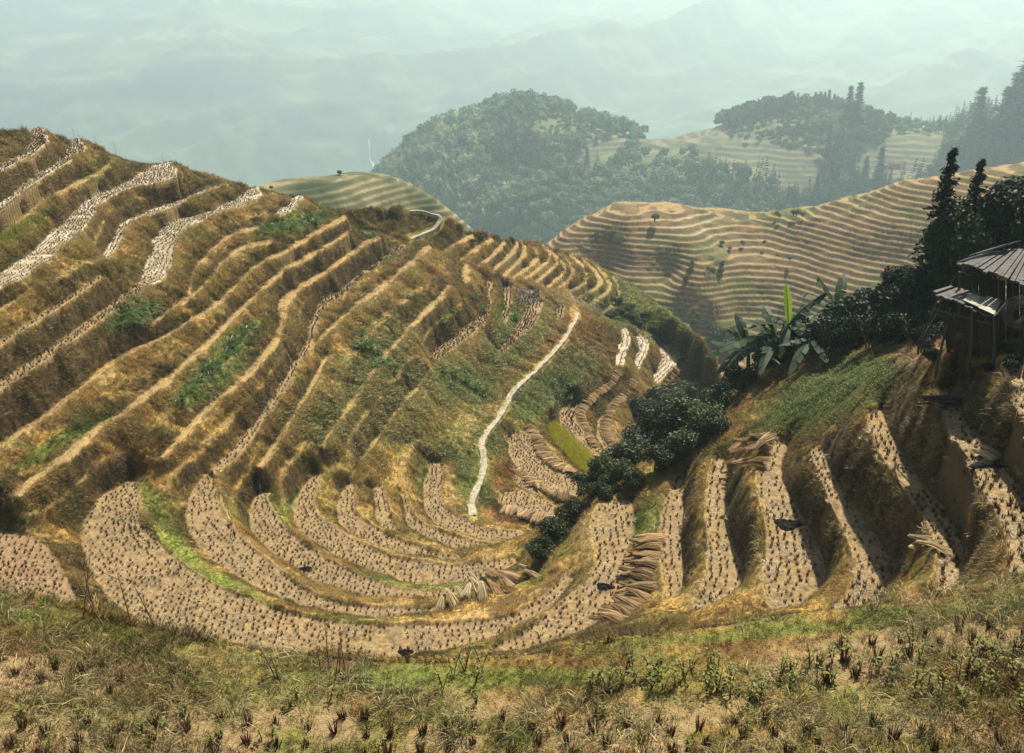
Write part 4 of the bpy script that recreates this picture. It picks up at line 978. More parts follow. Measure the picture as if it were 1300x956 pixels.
# upper roof: two pitches meeting at a ridge
slab('roof', hp(1214, 334, -.4), hp(1345, 376, -1.0), hp(1345, 318, 2.2), hp(1262, 318, 1.8), .05, M_roof, 19, 'upper roof of long grey boards')
slab('roof_edge', hp(1216, 332, -.35), hp(1262, 316, 1.85), hp(1300, 305, 2.0), hp(1250, 322, .6), .05, M_roof, 4)
slab('roof_back', hp(1262, 317, 1.85), hp(1345, 316, 2.3), hp(1350, 335, 4.2), hp(1275, 335, 3.6), .05, M_roof, 6)
slab('lower_roof', hp(1183, 372, -.9), hp(1262, 404, -1.6), hp(1285, 384, .1), hp(1208, 364, .3), .045, M_roof, 15, 'lower lean-to roof of bleached boards')
slab('roof_sheet', hp(1222, 384, -1.2) + Vector((0, 0, .07)), hp(1262, 402, -1.55) + Vector((0, 0, .07)), hp(1270, 386, -.3) + Vector((0, 0, .09)), hp(1232, 374, -.2) + Vector((0, 0, .09)), .02, M_sheet, 2, 'pale plastic sheet on the lower roof')
for k, (a, b2, d1, d2, r) in enumerate([((1190,462),(1207,390),-1.0,-.8,.045),((1168,432),(1192,376),-.3,-.3,.04),((1172,430),(1212,352),-.2,.3,.035),((1232,452),(1234,392),-1.3,-1.3,.05),((1262,455),(1262,404),-1.5,-1.5,.05),((1216,440),(1218,345),.5,.0,.05),((1262,440),(1262,330),1.2,1.2,.06),((1300,445),(1300,355),-.6,-.6,.06)]):
    m = MB(); pa, pb = hp(*a, d1), hp(*b2, d2); m.tube([tuple(pa - Vector((0, 0, .5))), tuple(pa), tuple((pa + pb) / 2 + Vector((.02, 0, 0))), tuple(pb)], [r, r, r * .9, r * .8], 7); m.build('post', M_wood, hut)
m = MB(); m.tube([tuple(hp(1183, 392, -1.0)), tuple(hp(1262, 412, -1.4))], [.04, .04], 6); m.tube([tuple(hp(1190, 385, -1.2)), tuple(hp(1206, 366, .2))], [.035, .035], 6); m.tube([tuple(hp(1178, 396, -1.1)), tuple(hp(1214, 404, -1.1))], [.035, .03], 6); m.build('beam', M_wood, hut)
slab('wall', hp(1218, 348, .6), hp(1340, 360, .2), hp(1340, 456, -.2), hp(1218, 458, .3), .04, M_hutwall, 14)
slab('shade_boards', hp(1196, 404, -.85), hp(1264, 412, -1.35), hp(1264, 452, -1.35), hp(1202, 452, -.85), .03, M_hutwall, 12)  # added dark slab, stands in for the black shade under the lower roof
slab('back_wall', hp(1215, 380, 1.6), hp(1216, 360, 3.2), hp(1216, 440, 3.2), hp(1215, 440, 1.6), .04, M_hutwall, 6)
slab('plank_stack', hp(1214, 420, -.9), hp(1262, 426, -1.2), hp(1262, 436, .2), hp(1214, 432, .2), .3, M_wood, 5)
# coil of dried vines leaning on the hut, firewood, rock
m = MB(); c0 = hp(1293, 398, -2.0)
for k in range(30):
    r = random.uniform(.16, .46); off = Vector((random.uniform(-.05, .05), random.uniform(-.1, .1), random.uniform(-.05, .05))); m.tube([tuple(Vector((math.cos(t) * r, .25 * math.sin(t) * r + .08 * math.sin(3 * t + k), math.sin(t) * r * 1.05)) + off) for t in np.linspace(0, 6.28 * .97, 20)], .011, 4)
o = m.build('vine_coil', M_wood); o.location = H0 + c0; tag(o, 'coil of dried brown vines hanging by the lower roof of the hut', 'vine coil')
m = MB()
for k in range(26):
    x_, z_ = random.uniform(-.7, .7), random.uniform(.0, .35); m.tube([(x_ - .5, random.uniform(-.1, .3), z_), (x_ + .5, random.uniform(-.1, .3), z_ + random.uniform(-.1, .15))], .03, 5)
o = m.build('firewood_pile', M_wood); o.location = seat(*(H0 + hp(1225, 440, -1.6)).xy) ; tag(o, 'dark pile of firewood poles under the lower hut roof', 'firewood pile')
for (px, py, s_, lb) in [(1203,441,.16,'small pale rock on the ground under the lower hut roof'),(1010,550,.0,''),(812,560,.5,'pale grey boulder among the ravine shrubs beside the straw rims')]:
    if not lb: continue
    m = MB(); n_, k_ = 10, 7; vs = []
    for j in range(k_ + 1):
        for i in range(n_):
            ph = math.pi * j / k_; th_ = 2 * math.pi * i / n_; r = s_ * (1 + .22 * math.sin(2 * th_ + j) + random.uniform(-.1, .1)); vs.append((r * math.sin(ph) * math.cos(th_), r * math.sin(ph) * math.sin(th_), r * .8 * math.cos(ph) + s_ * .5))
    m.add(vs, [(j * n_ + i, (j + 1) * n_ + i, (j + 1) * n_ + (i + 1) % n_, j * n_ + (i + 1) % n_) for j in range(k_) for i in range(n_)]); o = m.build('rock', M_rock); o.location = hit(px, py); tag(o, lb, 'rock')
for (px, py, lb) in [(1178,440,'left of the two thin poles leaning on the lower hut roof'),(1186,437,'right of the two thin poles leaning on the lower hut roof')]:
    m = MB(); pa, pb = hp(px - 12, py - 4, -.6), hp(px + 18, py - 74, .0); m.tube([(0, 0, 0), tuple(pb - pa)], [.02, .014], 5); o = m.build('leaning_pole', M_wood); o.location = H0 + pa; tag(o, lb, 'pole', 'poles leaning on the hut')

# ------------------------------------------------------------------ hills beyond: smooth surfaces through surveyed levels
def rbf(ctrl):
    C = np.array(ctrl, float)
    x, y = at_z(C[:, 0], C[:, 1], C[:, 2]); return tps(np.stack([x, y], 1), C[:, 2])
def tps(P, zv, lam=2.0):
    n = len(P); sc = np.abs(P).max(); Pn = P / sc
    d = np.hypot(*(Pn[:, None] - Pn[None]).transpose(2, 0, 1)); K = np.where(d > 0, d * d * np.log(d + 1e-12), 0) + np.eye(n) * lam * 1e-4
    A = np.zeros((n + 3, n + 3)); A[:n, :n] = K; A[:n, n] = 1; A[:n, n + 1:] = Pn; A[n, :n] = 1; A[n + 1:, :n] = Pn.T
    w = np.linalg.solve(A, np.r_[zv, 0, 0, 0])
    def f(x, y):
        o = w[n] + w[n + 1] * x / sc + w[n + 2] * y / sc
        for i in range(n):
            dd = np.hypot(x / sc - Pn[i, 0], y / sc - Pn[i, 1]); o = o + w[i] * dd * dd * np.log(dd + 1e-12)
        return o
    return f
def pgrid(a0, a1, r0, r1, da, dl):
    a = np.arange(math.radians(a0), math.radians(a1), da); l = np.arange(math.log(r0), math.log(r1), dl); A, L_ = np.meshgrid(a, l); r = np.exp(L_); return r * np.sin(A), r * np.cos(A), r
def terrace(H, dz, p=.42):
    n = H / dz; k = np.floor(n); f = n - k; g = np.clip((f - p) / (1 - p), 0, 1); return dz * (k + g), g, f
def ctrl_world(lst):                     # (px,py,z) or ('w',x,y,z)
    P, zv = [], []
    for q in lst:
        if q[0] == 'w': P.append(q[1:3]); zv.append(q[3])
        else:
            x, y = at_z(q[0], q[1], q[2]); P.append((float(x), float(y))); zv.append(q[2])
    return np.array(P), np.array(zv)
def pushed(sk, m, dz):                   # ground behind a skyline
    o = []
    for (px, py, z) in sk:
        x, y = at_z(px, py, z); o.append(('w', float(x) * m, float(y) * m, z + dz))
    return o
# knoll K
skK = [(640,325,-42),(690,298,-40.5),(720,283,-39.5),(750,270,-38.6),(790,259,-38),(850,256,-37.8),(900,263,-38.5),(935,275,-40),(970,272,-39),(1010,266,-37.8),(1050,257,-36.2),(1108,244,-34),(1165,230,-32),(1230,219,-30),(1300,213,-29),(1400,205,-27)]
ctl = skK + [(797,282,-39.6),(826,292,-40.2),(851,299,-40.6),(868,313,-41.4),(757,290,-40.6),(805,303,-41.4),(843,309,-41.6),(864,328,-42.8),
  (734,292,-41.0),(768,309,-42.3),(805,313,-42.3),(837,328,-43.2),(860,340,-44),(881,349,-44.2),(906,361,-45),(920,378,-46.2),(707,309,-43),(764,322,-43.7),(805,332,-44.3),(835,345,-45),(858,361,-46),(889,372,-46.6),(908,384,-47.4),
  (701,316,-43.6),(753,332,-44.9),(780,347,-46.0),(826,368,-47.6),(831,376,-48.4),(868,397,-49.8),(885,408,-50.8),(820,275,-38.9),(870,285,-39.4),(900,295,-41.0),(910,320,-43.2),
  (1002,285,-39.4),(1062,313,-40.2),(1029,272,-37.9),(1085,281,-37.3),(1140,285,-36.8),(985,292,-40.6),(1029,320,-42.0),(1066,322,-41.3),(1120,320,-40.2),(969,311,-42.4),(1015,341,-43.8),(958,341,-44.6),(992,366,-46.2),(930,330,-44),(940,370,-47),
  (1100,350,-43),(1180,350,-41.5),(1060,370,-45),(1000,400,-49.5),(930,420,-52.5),(910,440,-54.5),(900,470,-58),(700,350,-48),(760,400,-54),(840,440,-58),(1180,270,-35),(1250,270,-33.5),(1300,300,-36)]
ctl += pushed(skK, 1.12, -9) + pushed(skK, 1.3, -28)
Pk, zk = ctrl_world(ctl); fK = tps(Pk, zk, 9)
Xk, Yk, Rk = pgrid(-6, 36, 105, 225, .0009, .0016)
Hk = fK(Xk, Yk) + (fbm(Xk * .06, Yk * .06, 90, 3) - .5) * 2.0
pkx, pky = to_px(Xk, Yk, Hk); rough = sstep(.42, .56, fbm(Xk * .25, Yk * .25, 88, 3)) * blobs(pkx, pky, [(905,340,26,14,30,1),(930,330,30,14,30,.8),(780,300,14,7,10,.9),(925,440,40,30,0,1),(815,410,60,25,30,1),(1000,265,22,6,-20,.8)])
Hk = Hk + (fbm(Xk * .16, Yk * .16, 94, 3) - .5) * 2.0
Zt, g, f = terrace(Hk, .68, .36)
Zk = np.where(rough > .5, Hk, Zt) + (fbm(Xk * .5, Yk * .5, 91, 3) - .5) * .4 * (g > 0) * (g < 1)
n1 = fbm(Xk * .12, Yk * .12, 92, 3); n2 = fbm(Xk * .7, Yk * .7, 93, 3)
def cc(*v): return np.array(v)[:, None, None]
def mixc(a, b, m): return a * (1 - m[None]) + b * m[None]
rimk = ((f > .28) & (f < .46)).astype(float); flat = (f <= .3).astype(float); riser = (f >= .46).astype(float)
ck = mixc(cc(.25, .18, .085) * np.ones_like(Xk), cc(.16, .16, .06), sstep(.45, .65, n1)); ck = mixc(ck, cc(.34, .25, .135), flat * .7 * sstep(.3, .5, n2)); ck = mixc(ck, cc(.40, .30, .17), rimk * .6 * sstep(.25, .5, n2))
ck = mixc(ck, cc(.13, .10, .065), riser * .75 * sstep(.25, .5, n2 + .1)); ck = mixc(ck, cc(.09, .11, .045), riser * sstep(.5, .7, n1) * .8)
ck = mixc(ck, cc(.13, .15, .06), np.clip(rough * sstep(.3, .6, n2 + rough * .2), 0, 1)); topm = blobs(pkx, pky, [(880,285,36,14,8,1)]); ck = mixc(ck, cc(.36, .38, .28), topm * flat * .8)
ck = ck * cc(.74, .70, .62)
ok_ = grid_mesh('terraced_knoll', Xk, Yk, Zk, ck, M_hill); ok_['kind'] = 'structure'
# spur S behind the saddle
skS = [(345,236,-28.8),(370,226,-28.6),(430,220,-29.2),(490,222,-30.0),(520,234,-31.6),(560,255,-34),(600,280,-37.2),(640,305,-41)]
ctl = skS + [(350,262,-30),(430,240,-30),(480,224,-30.1),(400,268,-31.5),(470,245,-31.5),(520,235,-31.7),(430,275,-33),(500,255,-33),(550,248,-33.2),(490,280,-34.6),(550,264,-34.6),(580,266,-35),(540,290,-37.5),(400,300,-35),(600,320,-42.5),(340,250,-29.3),(330,262,-30)] + pushed(skS, 1.12, -10) + pushed(skS, 1.3, -30) + [('w', -60, 95, -40), ('w', -62, 125, -32), ('w', -66, 180, -55), ('w', 8, 105, -60), ('w', 10, 140, -52), ('w', 12, 190, -80)]
P_, z_ = ctrl_world(ctl); fS = tps(P_, z_, 3); Xs, Ys, Rs = pgrid(-22, 3, 110, 190, .0009, .0018); Hs = fS(Xs, Ys)
# terraces run obliquely: warp the level used for stepping
Hs = Hs + (fbm(Xs * .1, Ys * .1, 95, 3) - .5) * .9; Zt, g, f = terrace(Hs, .8, .4); Zs = Zt
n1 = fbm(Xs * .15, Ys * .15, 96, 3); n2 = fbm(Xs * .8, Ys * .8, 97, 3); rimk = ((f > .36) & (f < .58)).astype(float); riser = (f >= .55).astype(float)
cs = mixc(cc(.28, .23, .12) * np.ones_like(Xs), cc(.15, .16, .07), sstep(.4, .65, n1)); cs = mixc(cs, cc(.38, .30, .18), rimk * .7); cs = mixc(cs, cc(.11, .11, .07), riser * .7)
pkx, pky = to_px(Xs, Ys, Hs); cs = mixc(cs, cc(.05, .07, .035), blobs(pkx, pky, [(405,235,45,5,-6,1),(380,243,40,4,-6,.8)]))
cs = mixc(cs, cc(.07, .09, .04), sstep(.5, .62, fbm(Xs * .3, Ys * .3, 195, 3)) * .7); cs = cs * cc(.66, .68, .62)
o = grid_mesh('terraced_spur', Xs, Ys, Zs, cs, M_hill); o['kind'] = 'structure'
# wooded ridge F
skF = [(420,290,-106),(470,240,-92),(497,214,-84),(520,190,-74),(560,172,-68),(600,155,-61),(650,145,-57),(700,138,-54.5),(740,145,-57),(780,165,-64),(820,184,-71),(870,170,-66),(930,160,-62),(960,148,-57.5),(1000,142,-55),(1050,142,-54.5),(1090,152,-57),(1130,160,-60),(1200,158,-59),(1250,155,-58),(1320,150,-56),(1450,150,-56)]
FS = 1.5
skF = [(a, b, c - 3.2 - (3.0 if 540 < a < 670 else 0)) for a, b, c in skF]
ctl = skF + [(560,220,-78),(620,200,-70),(700,200,-70),(760,210,-73),(600,270,-88),(660,270,-84),(700,300,-90),(760,260,-82),(850,200,-70),(900,230,-74),(850,250,-79),(950,220,-70),(1000,200,-66.5),(1000,250,-77),(1080,200,-66),(1100,240,-74),(1180,200,-66),(1200,240,-73),(1260,210,-67),(930,185,-66),(1040,185,-64),(520,250,-90),(560,290,-96),(640,330,-100),(900,290,-84),(1100,280,-82),(1300,250,-74),(1300,300,-82),(680,240,-80),(640,235,-81),(800,230,-77)] + pushed(skF, 1.12, -22) + pushed(skF, 1.4, -90)
ctl = [(q[0], q[1], q[2] * FS) if q[0] != 'w' else ('w', q[1] * FS, q[2] * FS, q[3] * FS) for q in ctl]   # level datum of the far ridge
P_, z_ = ctrl_world(ctl); fF = tps(P_, z_, 3); Xf, Yf, Rf = pgrid(-22, 36, 345, 1080, .0011, .0026); Hf = fF(Xf, Yf) + (fbm(Xf * .02, Yf * .02, 98, 4) - .5) * 12
Hf = np.maximum(Hf, -345)
pfx, pfy = to_px(Xf, Yf, Hf)
TER = [(870,176,62,12,-8,1),(940,178,26,6,-20,.9),(965,198,62,16,-4,1),(1010,215,36,26,10,1),(905,195,40,8,-4,.6),(770,186,34,9,-18,1),(735,203,26,6,0,.9),(1140,200,58,24,-5,.7),(1160,178,50,8,-2,.8),(1040,180,22,6,0,.9)]
tm = blobs(pfx, pfy, TER, .25)
Zt, g, f = terrace(Hf, 2.1, .35); Zf = np.where(tm > .5, Zt, Hf)
n1 = fbm(Xf * .033, Yf * .033, 99, 3); cf = mixc(cc(.06, .085, .035) * np.ones_like(Xf), cc(.16, .16, .06), sstep(.5, .7, n1)); tc_ = mixc(cc(.14, .125, .07) * np.ones_like(Xf), cc(.09, .095, .06), (f > .5) * .85); tc_ = mixc(tc_, cc(.22, .185, .115), ((f > .28) & (f < .48)) * .8); tc_ = tc_ * cc(.72, .74, .68); cf = mixc(cf, tc_, sstep(.4, .6, tm))
brush = blobs(pfx, pfy, [(700,165,60,18,5,1),(980,165,60,14,-10,1),(1160,170,60,12,0,.9),(820,178,30,10,0,.9),(790,175,20,12,0,.8)]); cf = mixc(cf, cc(.11, .125, .05), brush * (1 - tm) * .8)
o = grid_mesh('wooded_ridge', Xf, Yf, Zf, cf, M_hill); o['kind'] = 'structure'
# wood on the ridge
def tree_mesh(name, seed, kind):
    random.seed(seed); b = MB()
    if kind == 'round':
        lo = [(math.cos(a) * .9 * q, math.sin(a) * .9 * q, 2.2 + random.uniform(-.6, 1.3), random.uniform(.7, 1.15), .9) for a, q in [(random.uniform(0, 6.28), random.random()) for _ in range(7)]]; crown(b, lo, 300, .55, .4, .4)
    elif kind == 'bamboo':
        for _ in range(14):
            a = random.uniform(0, 6.28); r0 = random.uniform(0, .5); H = random.uniform(2.8, 4.4); base = Vector((math.cos(a) * r0, math.sin(a) * r0, 0))
            for j in range(16):
                t = .3 + .7 * j / 16; q = base + Vector((math.cos(a) * t * t * 1.1, math.sin(a) * t * t * 1.1, H * (t - .22 * t ** 3))); b.leaf(q + rdir() * .2, rdir(-.2), .55, .28)
    else:
        for i in range(13):
            fz = i / 12; rr = .95 * (1 - fz) ** .85 + .06
            for k in range(9): a = random.uniform(0, 6.28); r = rr * random.uniform(.4, 1); b.leaf((math.cos(a) * r, math.sin(a) * r, .4 + 4.6 * fz - .2 * r), rdir(-.2) + Vector((0, 0, .4)), .6 * (1.2 - .6 * fz), .3, 0, ax=Vector((math.cos(a), math.sin(a), -.3)))
    return b.mesh(name, M_leafinst)
wood_ms = {'round': [tree_mesh('round_tree', 60 + i, 'round') for i in range(3)], 'bamboo': [tree_mesh('bamboo_tree', 70 + i, 'bamboo') for i in range(3)], 'conifer': [tree_mesh('conifer_tree', 80 + i, 'conifer') for i in range(2)]}
el = Zf / Rf; visf = el >= np.maximum.accumulate(el, 0) - .02
low = pfy < 345
tm_low = np.maximum(tm, blobs(pfx, pfy - 13, TER, .25))
wf = np.where(visf & low & (pfx > 380) & (pfx < 1360), Rf * Rf, 0) * (1 - sstep(.3, .6, tm_low)) * (1 - .45 * brush)
p = (wf / wf.sum()).ravel()
COND = [(700,200,40,30,0,.5),(1000,250,130,30,0,.9),(1100,230,80,40,0,.9),(1250,190,80,50,0,1),(740,215,30,20,0,.4)]; BAMB = [(560,220,70,60,-30,1),(590,250,50,50,-30,1),(640,180,60,30,0,.7),(880,230,80,30,0,.4)]
NF = 10500; pk = rng.choice(p.size, NF, p=p); xs_, ys_ = Xf.ravel()[pk] + rng.uniform(-.4, .4, NF), Yf.ravel()[pk] + rng.uniform(-.6, .6, NF); zs_ = Zf.ravel()[pk]; fxp, fyp = pfx.ravel()[pk], pfy.ravel()[pk]
cw, bw = blobs(fxp, fyp, COND), blobs(fxp, fyp, BAMB); u = rng.random(NF); typ = np.where(u < cw * .75, 2, np.where(u < np.maximum(cw * .75, bw * .8), 1, 0))
for ti, (kn, ms, base, sz) in enumerate([('round', wood_ms['round'], (.055, .09, .042), 1.7), ('bamboo', wood_ms['bamboo'], (.12, .16, .075), 1.9), ('conifer', wood_ms['conifer'], (.035, .06, .03), 2.0)]):
    m = typ == ti; n = m.sum(); k = sz * rng.uniform(.55, 1.45, n) * S * (1 - .5 * blobs(fxp[m], fyp[m], [(700,165,60,18,5,1),(980,165,60,14,-10,1),(1160,170,60,12,0,.9)])); tn = np.array(base) * rng.uniform(.6, 1.5, (n, 1)) * (.45 + 1.3 * sstep(.35, .65, fbm(xs_[m] * .033, ys_[m] * .02, 181, 3)))[:, None]; tn[:, 0] *= rng.uniform(.8, 1.3, n)
    scatter({'round': 'broadleaf_wood', 'bamboo': 'bamboo_grove', 'conifer': 'conifer_wood'}[kn], np.c_[xs_[m], ys_[m], zs_[m] - .2] * S, np.c_[rng.normal(0, .06, (n, 2)), rng.uniform(0, 6.28, n)], np.c_[k, k, k * rng.uniform(.85, 1.25, n)], tn, ms)
# bushes and far brush on the knoll gullies
def rfind(f, px, py, r0, r1):            # where the sight line meets surface f
    dx, dy, dz = ray(px, py); h = math.hypot(dx, dy); rr_ = np.linspace(r0, r1, 1500); x = dx / h * rr_; y = dy / h * rr_; zz = f(x, y); i = np.nonzero(zz >= dz / h * rr_)[0]; i = i[0] if len(i) else len(rr_) - 1
    return Vector((x[i] * S, y[i] * S, zz[i] * S))
fshr = make_shrub(91, mat_leafy('distant_shrub_leaves', (.07, .1, .035), .4, .3, inst=False), 700, .3)
def far_shrubs(lst, f, r0, r1, label, group):
    for (px, py, r) in lst:
        q = rfind(f, px, py + r * .6, r0, r1); k = r * q.length / F; global first_f
        if fshr.name not in used: used.add(fshr.name); fshr.location = q; fshr.scale = (k, k, k); fshr['label'] = label; fshr['group'] = group
        else: copy_thing(fshr, q, random.uniform(0, 6.28), k, label, group)
random.seed(77)
far_shrubs([(895 + random.uniform(-28, 32), 345 + random.uniform(-14, 12), random.uniform(3, 5)) for _ in range(14)], fK, 105, 200, 'green shrub in the gully beside the round terraced knoll', 'shrubs in the knoll gully')
far_shrubs([(765 + random.uniform(-10, 14), 300 + random.uniform(-5, 6), random.uniform(3, 4)) for _ in range(4)], fK, 105, 200, 'shrub on the left terraces of the round knoll', 'shrubs on the left knoll terraces')
far_shrubs([(831, 276, 6)], fK, 105, 200, 'single round shrub on top of the terraced knoll', 'shrub on the knoll top')
far_shrubs([(950 + random.uniform(-35, 60), 318 + random.uniform(-12, 12), random.uniform(2, 4)) for _ in range(6)], fK, 105, 200, 'shrub on the terraces right of the knoll', 'shrubs right of the knoll')
far_shrubs([(915 + random.uniform(-40, 30), 430 + random.uniform(-22, 22), random.uniform(5, 10)) for _ in range(18)], fK, 105, 200, 'green shrub at the valley foot below the knoll', 'shrubs at the valley foot')
far_shrubs([(1000 + random.uniform(-20, 40), 268 + random.uniform(-4, 6), random.uniform(3, 5)) for _ in range(5)], fK, 105, 200, 'small shrub on the crest right of the knoll', 'shrubs on the knoll crest')
far_shrubs([(424, 218, 5), (431, 219, 4), (345, 238, 3), (396, 222, 3)], fS, 110, 190, 'small dark bush on the skyline of the terraced spur', 'bushes on the spur skyline')
G5 = 'green shrubs on the saddle slope'
for (px, py, r) in [(790,392,9),(802,400,8),(775,398,9),(812,408,8),(830,415,9),(845,425,9),(800,388,7),(858,435,8),(820,398,7),(785,380,7),(870,442,8),(600,305,5),(610,302,4)]:
    plant(shr[1], px, py, r, 'green shrub on the slope below the saddle terraces', G5)
# conifers standing clear on the far skyline
def far_fir(px, yb, yt, label, group, f=fF, r0=345, r1=900, w=1.0):
    q = rfind(f, px, yb, r0, r1); t = q.length; k = (yb - yt) * t / F / 5.6; w = w * 1.7; pr = ffir[int(px) % 2]
    if pr.name not in used: used.add(pr.name); pr.location = q; pr.scale = (k * w, k * w, k); pr['label'] = label; pr['group'] = group
    else: copy_thing(pr, q, random.uniform(0, 6.28), (k * w, k * w, k), label, group)
for px, yb, yt in [(717,140,121),(656,148,136),(672,148,135),(545,182,172),(552,180,168),(775,166,152),(782,168,155),(790,170,156)]: far_fir(px, yb, yt, 'small conifer on the skyline of the round wooded hill', 'conifers on the round wooded hill', w=1.6 if px == 717 else 1.2)
for px, yb, yt in [(962,152,141),(988,146,133),(1022,142,124),(1029,143,128),(1045,143,121),(1061,147,126),(1100,160,148),(1122,163,150),(1130,163,154),(995,142,130),(1003,142,126),(1011,142,122),(1025,142,126),(1033,142,121),(1041,143,126),(1050,144,119),(1057,146,124),(980,148,136),(972,150,139),(1018,143,129),(1066,150,130)]: far_fir(px, yb, yt, 'conifer in the row on the far right skyline', 'conifers in the far skyline row')
far_fir(1074, 165, 119, 'left of the two tallest slim conifers on the far skyline', 'two tallest skyline conifers'); far_fir(1085, 168, 116, 'right of the two tallest slim conifers on the far skyline', 'two tallest skyline conifers')
for px, yb, yt in [(1110,165,144),(1140,162,152),(1152,162,152),(1166,163,153),(1192,164,150),(745,215,190),(1035,258,226),(1112,250,196),(1095,248,206),(1060,250,212),(1050,200,165),(1080,230,200)]: far_fir(px, yb, yt, 'dark conifer standing out of the far woods', 'conifers standing out of the far woods')
for px, yb, yt in [(1232,205,130),(1262,225,134),(1281,230,108),(1270,228,122),(1251,215,150),(1295,230,140),(1240,215,160),(1225,215,165),(1305,230,120)]:
    far_fir(px, yb, yt, 'tall blue grey conifer in the group at the right edge beyond the crest', 'tall conifers at the right edge', fF, 345, 630, 1.15)
redt = MB(); random.seed(5); crown(redt, [(0, 0, 2, 1.6, .7), (1.5, .3, 1.8, 1.1, .7), (-1.4, 0, 1.7, 1.0, .7)], 500, .5, .35); q = rfind(fF, 1132, 222, 345, 750)
o = thing('red_leaved_tree', q, 'single tree with dull red autumn leaves in the far wood', 'tree', None, 0, 3.0); redt.build('crown', M_red, o); t = MB(); t.tube([(0, 0, -1), (0, 0, 1.6)], [.16, .08], 6); t.build('trunk', M_bark, o)

# ------------------------------------------------------------------ far mountains
MS = 1.6
Xm, Ym, Rm = pgrid(-50, 50, 1080, 5400, .003, .004)
xm, ym, rm = Xm / MS, Ym / MS, Rm / MS
base = np.interp(rm, [560, 800, 1000, 1250, 1600, 2000, 2400, 3400], [-260, -240, -215, -150, -72, 0, 30, 40])
w1 = (fbm(xm * .0016 + 3, ym * .0016, 120, 3) - .5) * 1.6
u_ = xm * .81 + ym * .58; v_ = -xm * .58 + ym * .81
ridge = 1 - np.abs(2 * fbm(v_ * .0032 + w1, u_ * .0008, 121, 4) - 1); ridge2 = 1 - np.abs(2 * fbm(v_ * .009 + w1 * 2, u_ * .0028, 131, 4) - 1); ridge3 = 1 - np.abs(2 * fbm(u_ * .016, v_ * .01 + w1, 133, 3) - 1)
Zm = (base + (ridge - .7) * 115 * sstep(650, 1100, rm) + (ridge2 - .7) * 38 + (ridge3 - .7) * 7 + (fbm(xm * .05, ym * .05, 141, 3) - .5) * 9) * MS
Zm = np.minimum(Zm, 75)
nm = fbm(xm * .02, ym * .02, 151, 4); cm = mixc(cc(.022, .04, .02) * np.ones_like(Xm), cc(.07, .09, .04), sstep(.4, .65, nm))
pmx, pmy = to_px(Xm, Ym, Zm); cm = mixc(cm, cc(.30, .29, .15), blobs(pmx, pmy, [(510,163,30,6,-5,.4),(230,42,70,8,-3,.3)]) * sstep(.35, .6, fbm(Xm * .05, Ym * .05, 161, 2)))
o = grid_mesh('mountain', Xm, Ym, Zm, cm, M_mount); o['kind'] = 'structure'
# pale track winding down the mountain
def zmount(px, py):
    dx, dy, dz = ray(px, py); h = math.hypot(dx, dy); ia = int(round((math.atan2(dx, dy) - math.radians(-50)) / .003)); zz = Zm[:, ia]; r = Rm[:, ia]; i = np.nonzero(zz >= dz / h * r)[0]; i = i[0] if len(i) else -1; return Vector((Xm[i, ia], Ym[i, ia], Zm[i, ia])) * S
M_track = mat_solid('track_gravel', (.4, .4, .36), (.5, .5, .45), .5)
m = MB()
for pts in ([(468,184),(471,192),(469,200),(472,210),(473,219)],):
    C = spline(pts, 6); W = [zmount(a, b2) for a, b2 in C]
    for i in range(len(W) - 1):
        d = W[i + 1] - W[i]; s_ = Vector((1, 0, 0)) * 1.6; up = Vector((0, 0, 4.0))
        m.add([tuple(W[i] - s_ + up), tuple(W[i] + s_ + up), tuple(W[i + 1] + s_ + up), tuple(W[i + 1] - s_ + up)], [(0, 1, 2, 3)])
o = m.build('mountain_track', M_track); o['kind'] = 'structure'
# valley floor sheet joining everything
xx = np.linspace(-7000, 7000, 60); yy = np.linspace(-300, 7600, 60); XX, YY = np.meshgrid(xx, yy); ZZ = np.full_like(XX, -600) + np.where(YY < 0, 0, 0)
o = grid_mesh('valley_floor', XX, YY, ZZ, cc(.05, .07, .03) * np.ones_like(XX), M_mount); o['kind'] = 'structure'
# ground under and behind the viewer
xx = np.linspace(-60, 60, 80); yy = np.linspace(-60, 6, 40); XX, YY = np.meshgrid(xx, yy); RR = np.hypot(XX, YY)
ZZ = -5.55 - .02 * RR + (fbm(XX * .3, YY * .3, 171, 3) - .5) * .8 - np.clip(YY - 0, 0, 50) * 1.2 + np.clip(-YY, 0, 40) * .25
o = grid_mesh('upper_slope', XX, YY, ZZ, mixc(cc(.3, .21, .09) * np.ones_like(XX), cc(.14, .15, .04), fbm(XX, YY, 172, 2)), M_ground); o['kind'] = 'structure'

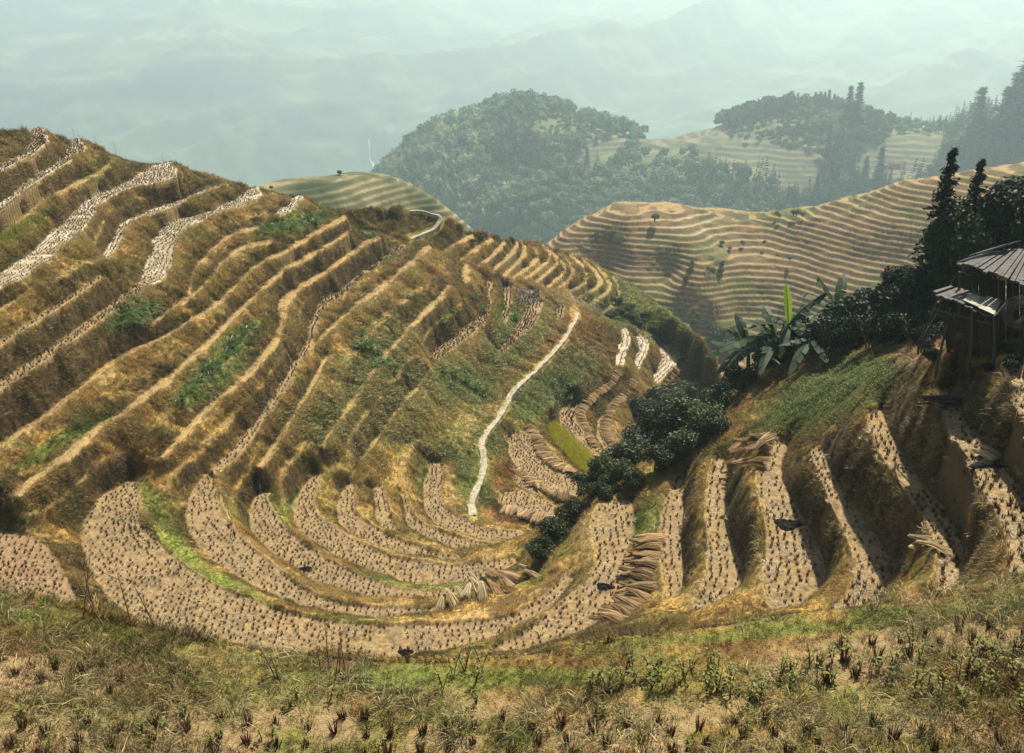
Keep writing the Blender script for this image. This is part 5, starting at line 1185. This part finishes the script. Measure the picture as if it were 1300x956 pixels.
# ------------------------------------------------------------------ air
HZ = .00031
m, nt, out = mat_new('haze_air'); pv = nt.nodes.new('ShaderNodeVolumePrincipled'); pv.inputs['Color'].default_value = (.70, .95, 1, 1); pv.inputs['Density'].default_value = HZ; pv.inputs['Anisotropy'].default_value = .35
nt.links.new(pv.outputs[0], out.inputs['Volume'])
hb = MB(); zb, zt = -602 * S, 85 * S; hb.box((0, 3600 * S, (zb + zt) / 2), 15000 * S, 8400 * S, zt - zb); hz_ = hb.build('haze', m); hz_['kind'] = 'stuff'

# ------------------------------------------------------------------ light and camera
SUN_AZ, SUN_EL = math.radians(26), math.radians(50)      # azimuth to the right of the view direction
w = bpy.data.worlds.new('World'); scene.world = w; w.use_nodes = True; nt = w.node_tree; bg = nt.nodes['Background']; sky = nt.nodes.new('ShaderNodeTexSky'); sky.sky_type = 'NISHITA'; sky.sun_disc = False
sky.sun_elevation = SUN_EL; sky.sun_rotation = SUN_AZ; sky.air_density = 1.2; sky.dust_density = 2.0; nt.links.new(sky.outputs[0], bg.inputs[0]); bg.inputs[1].default_value = .058
sl = bpy.data.lights.new('sun', 'SUN'); sl.energy = 5.0; sl.angle = math.radians(.5); sl.color = (1, .90, .74); so = bpy.data.objects.new('sun', sl); COL.objects.link(so)
sd = Vector((math.sin(SUN_AZ) * math.cos(SUN_EL), math.cos(SUN_AZ) * math.cos(SUN_EL), math.sin(SUN_EL))); so.rotation_euler = sd.to_track_quat('Z', 'Y').to_euler()
cam = bpy.data.cameras.new('camera'); co = bpy.data.objects.new('camera', cam); COL.objects.link(co); scene.camera = co; cam.sensor_width = 36; cam.lens = 36 * F / 1300; cam.clip_end = 20000; cam.clip_start = .1
co.rotation_euler = (math.radians(90) - TH, 0, 0)
vs_ = scene.view_settings; vs_.view_transform = 'Standard'; vs_.look = 'None'; vs_.gamma = 1; vs_.use_curve_mapping = False; vs_.exposure = 1.15
cy = scene.cycles; cy.use_denoising = DENOISE; cy.max_bounces = 5; cy.diffuse_bounces = 2; cy.glossy_bounces = 2; cy.transmission_bounces = 3; cy.volume_bounces = 0; cy.transparent_max_bounces = 4; cy.caustics_reflective = False; cy.caustics_refractive = False
cy.use_adaptive_sampling = True; cy.adaptive_threshold = .012
for pr in shr + drk + [bl, fir, fshr] + ffir:
    if pr.name not in used: print('unused', pr.name)
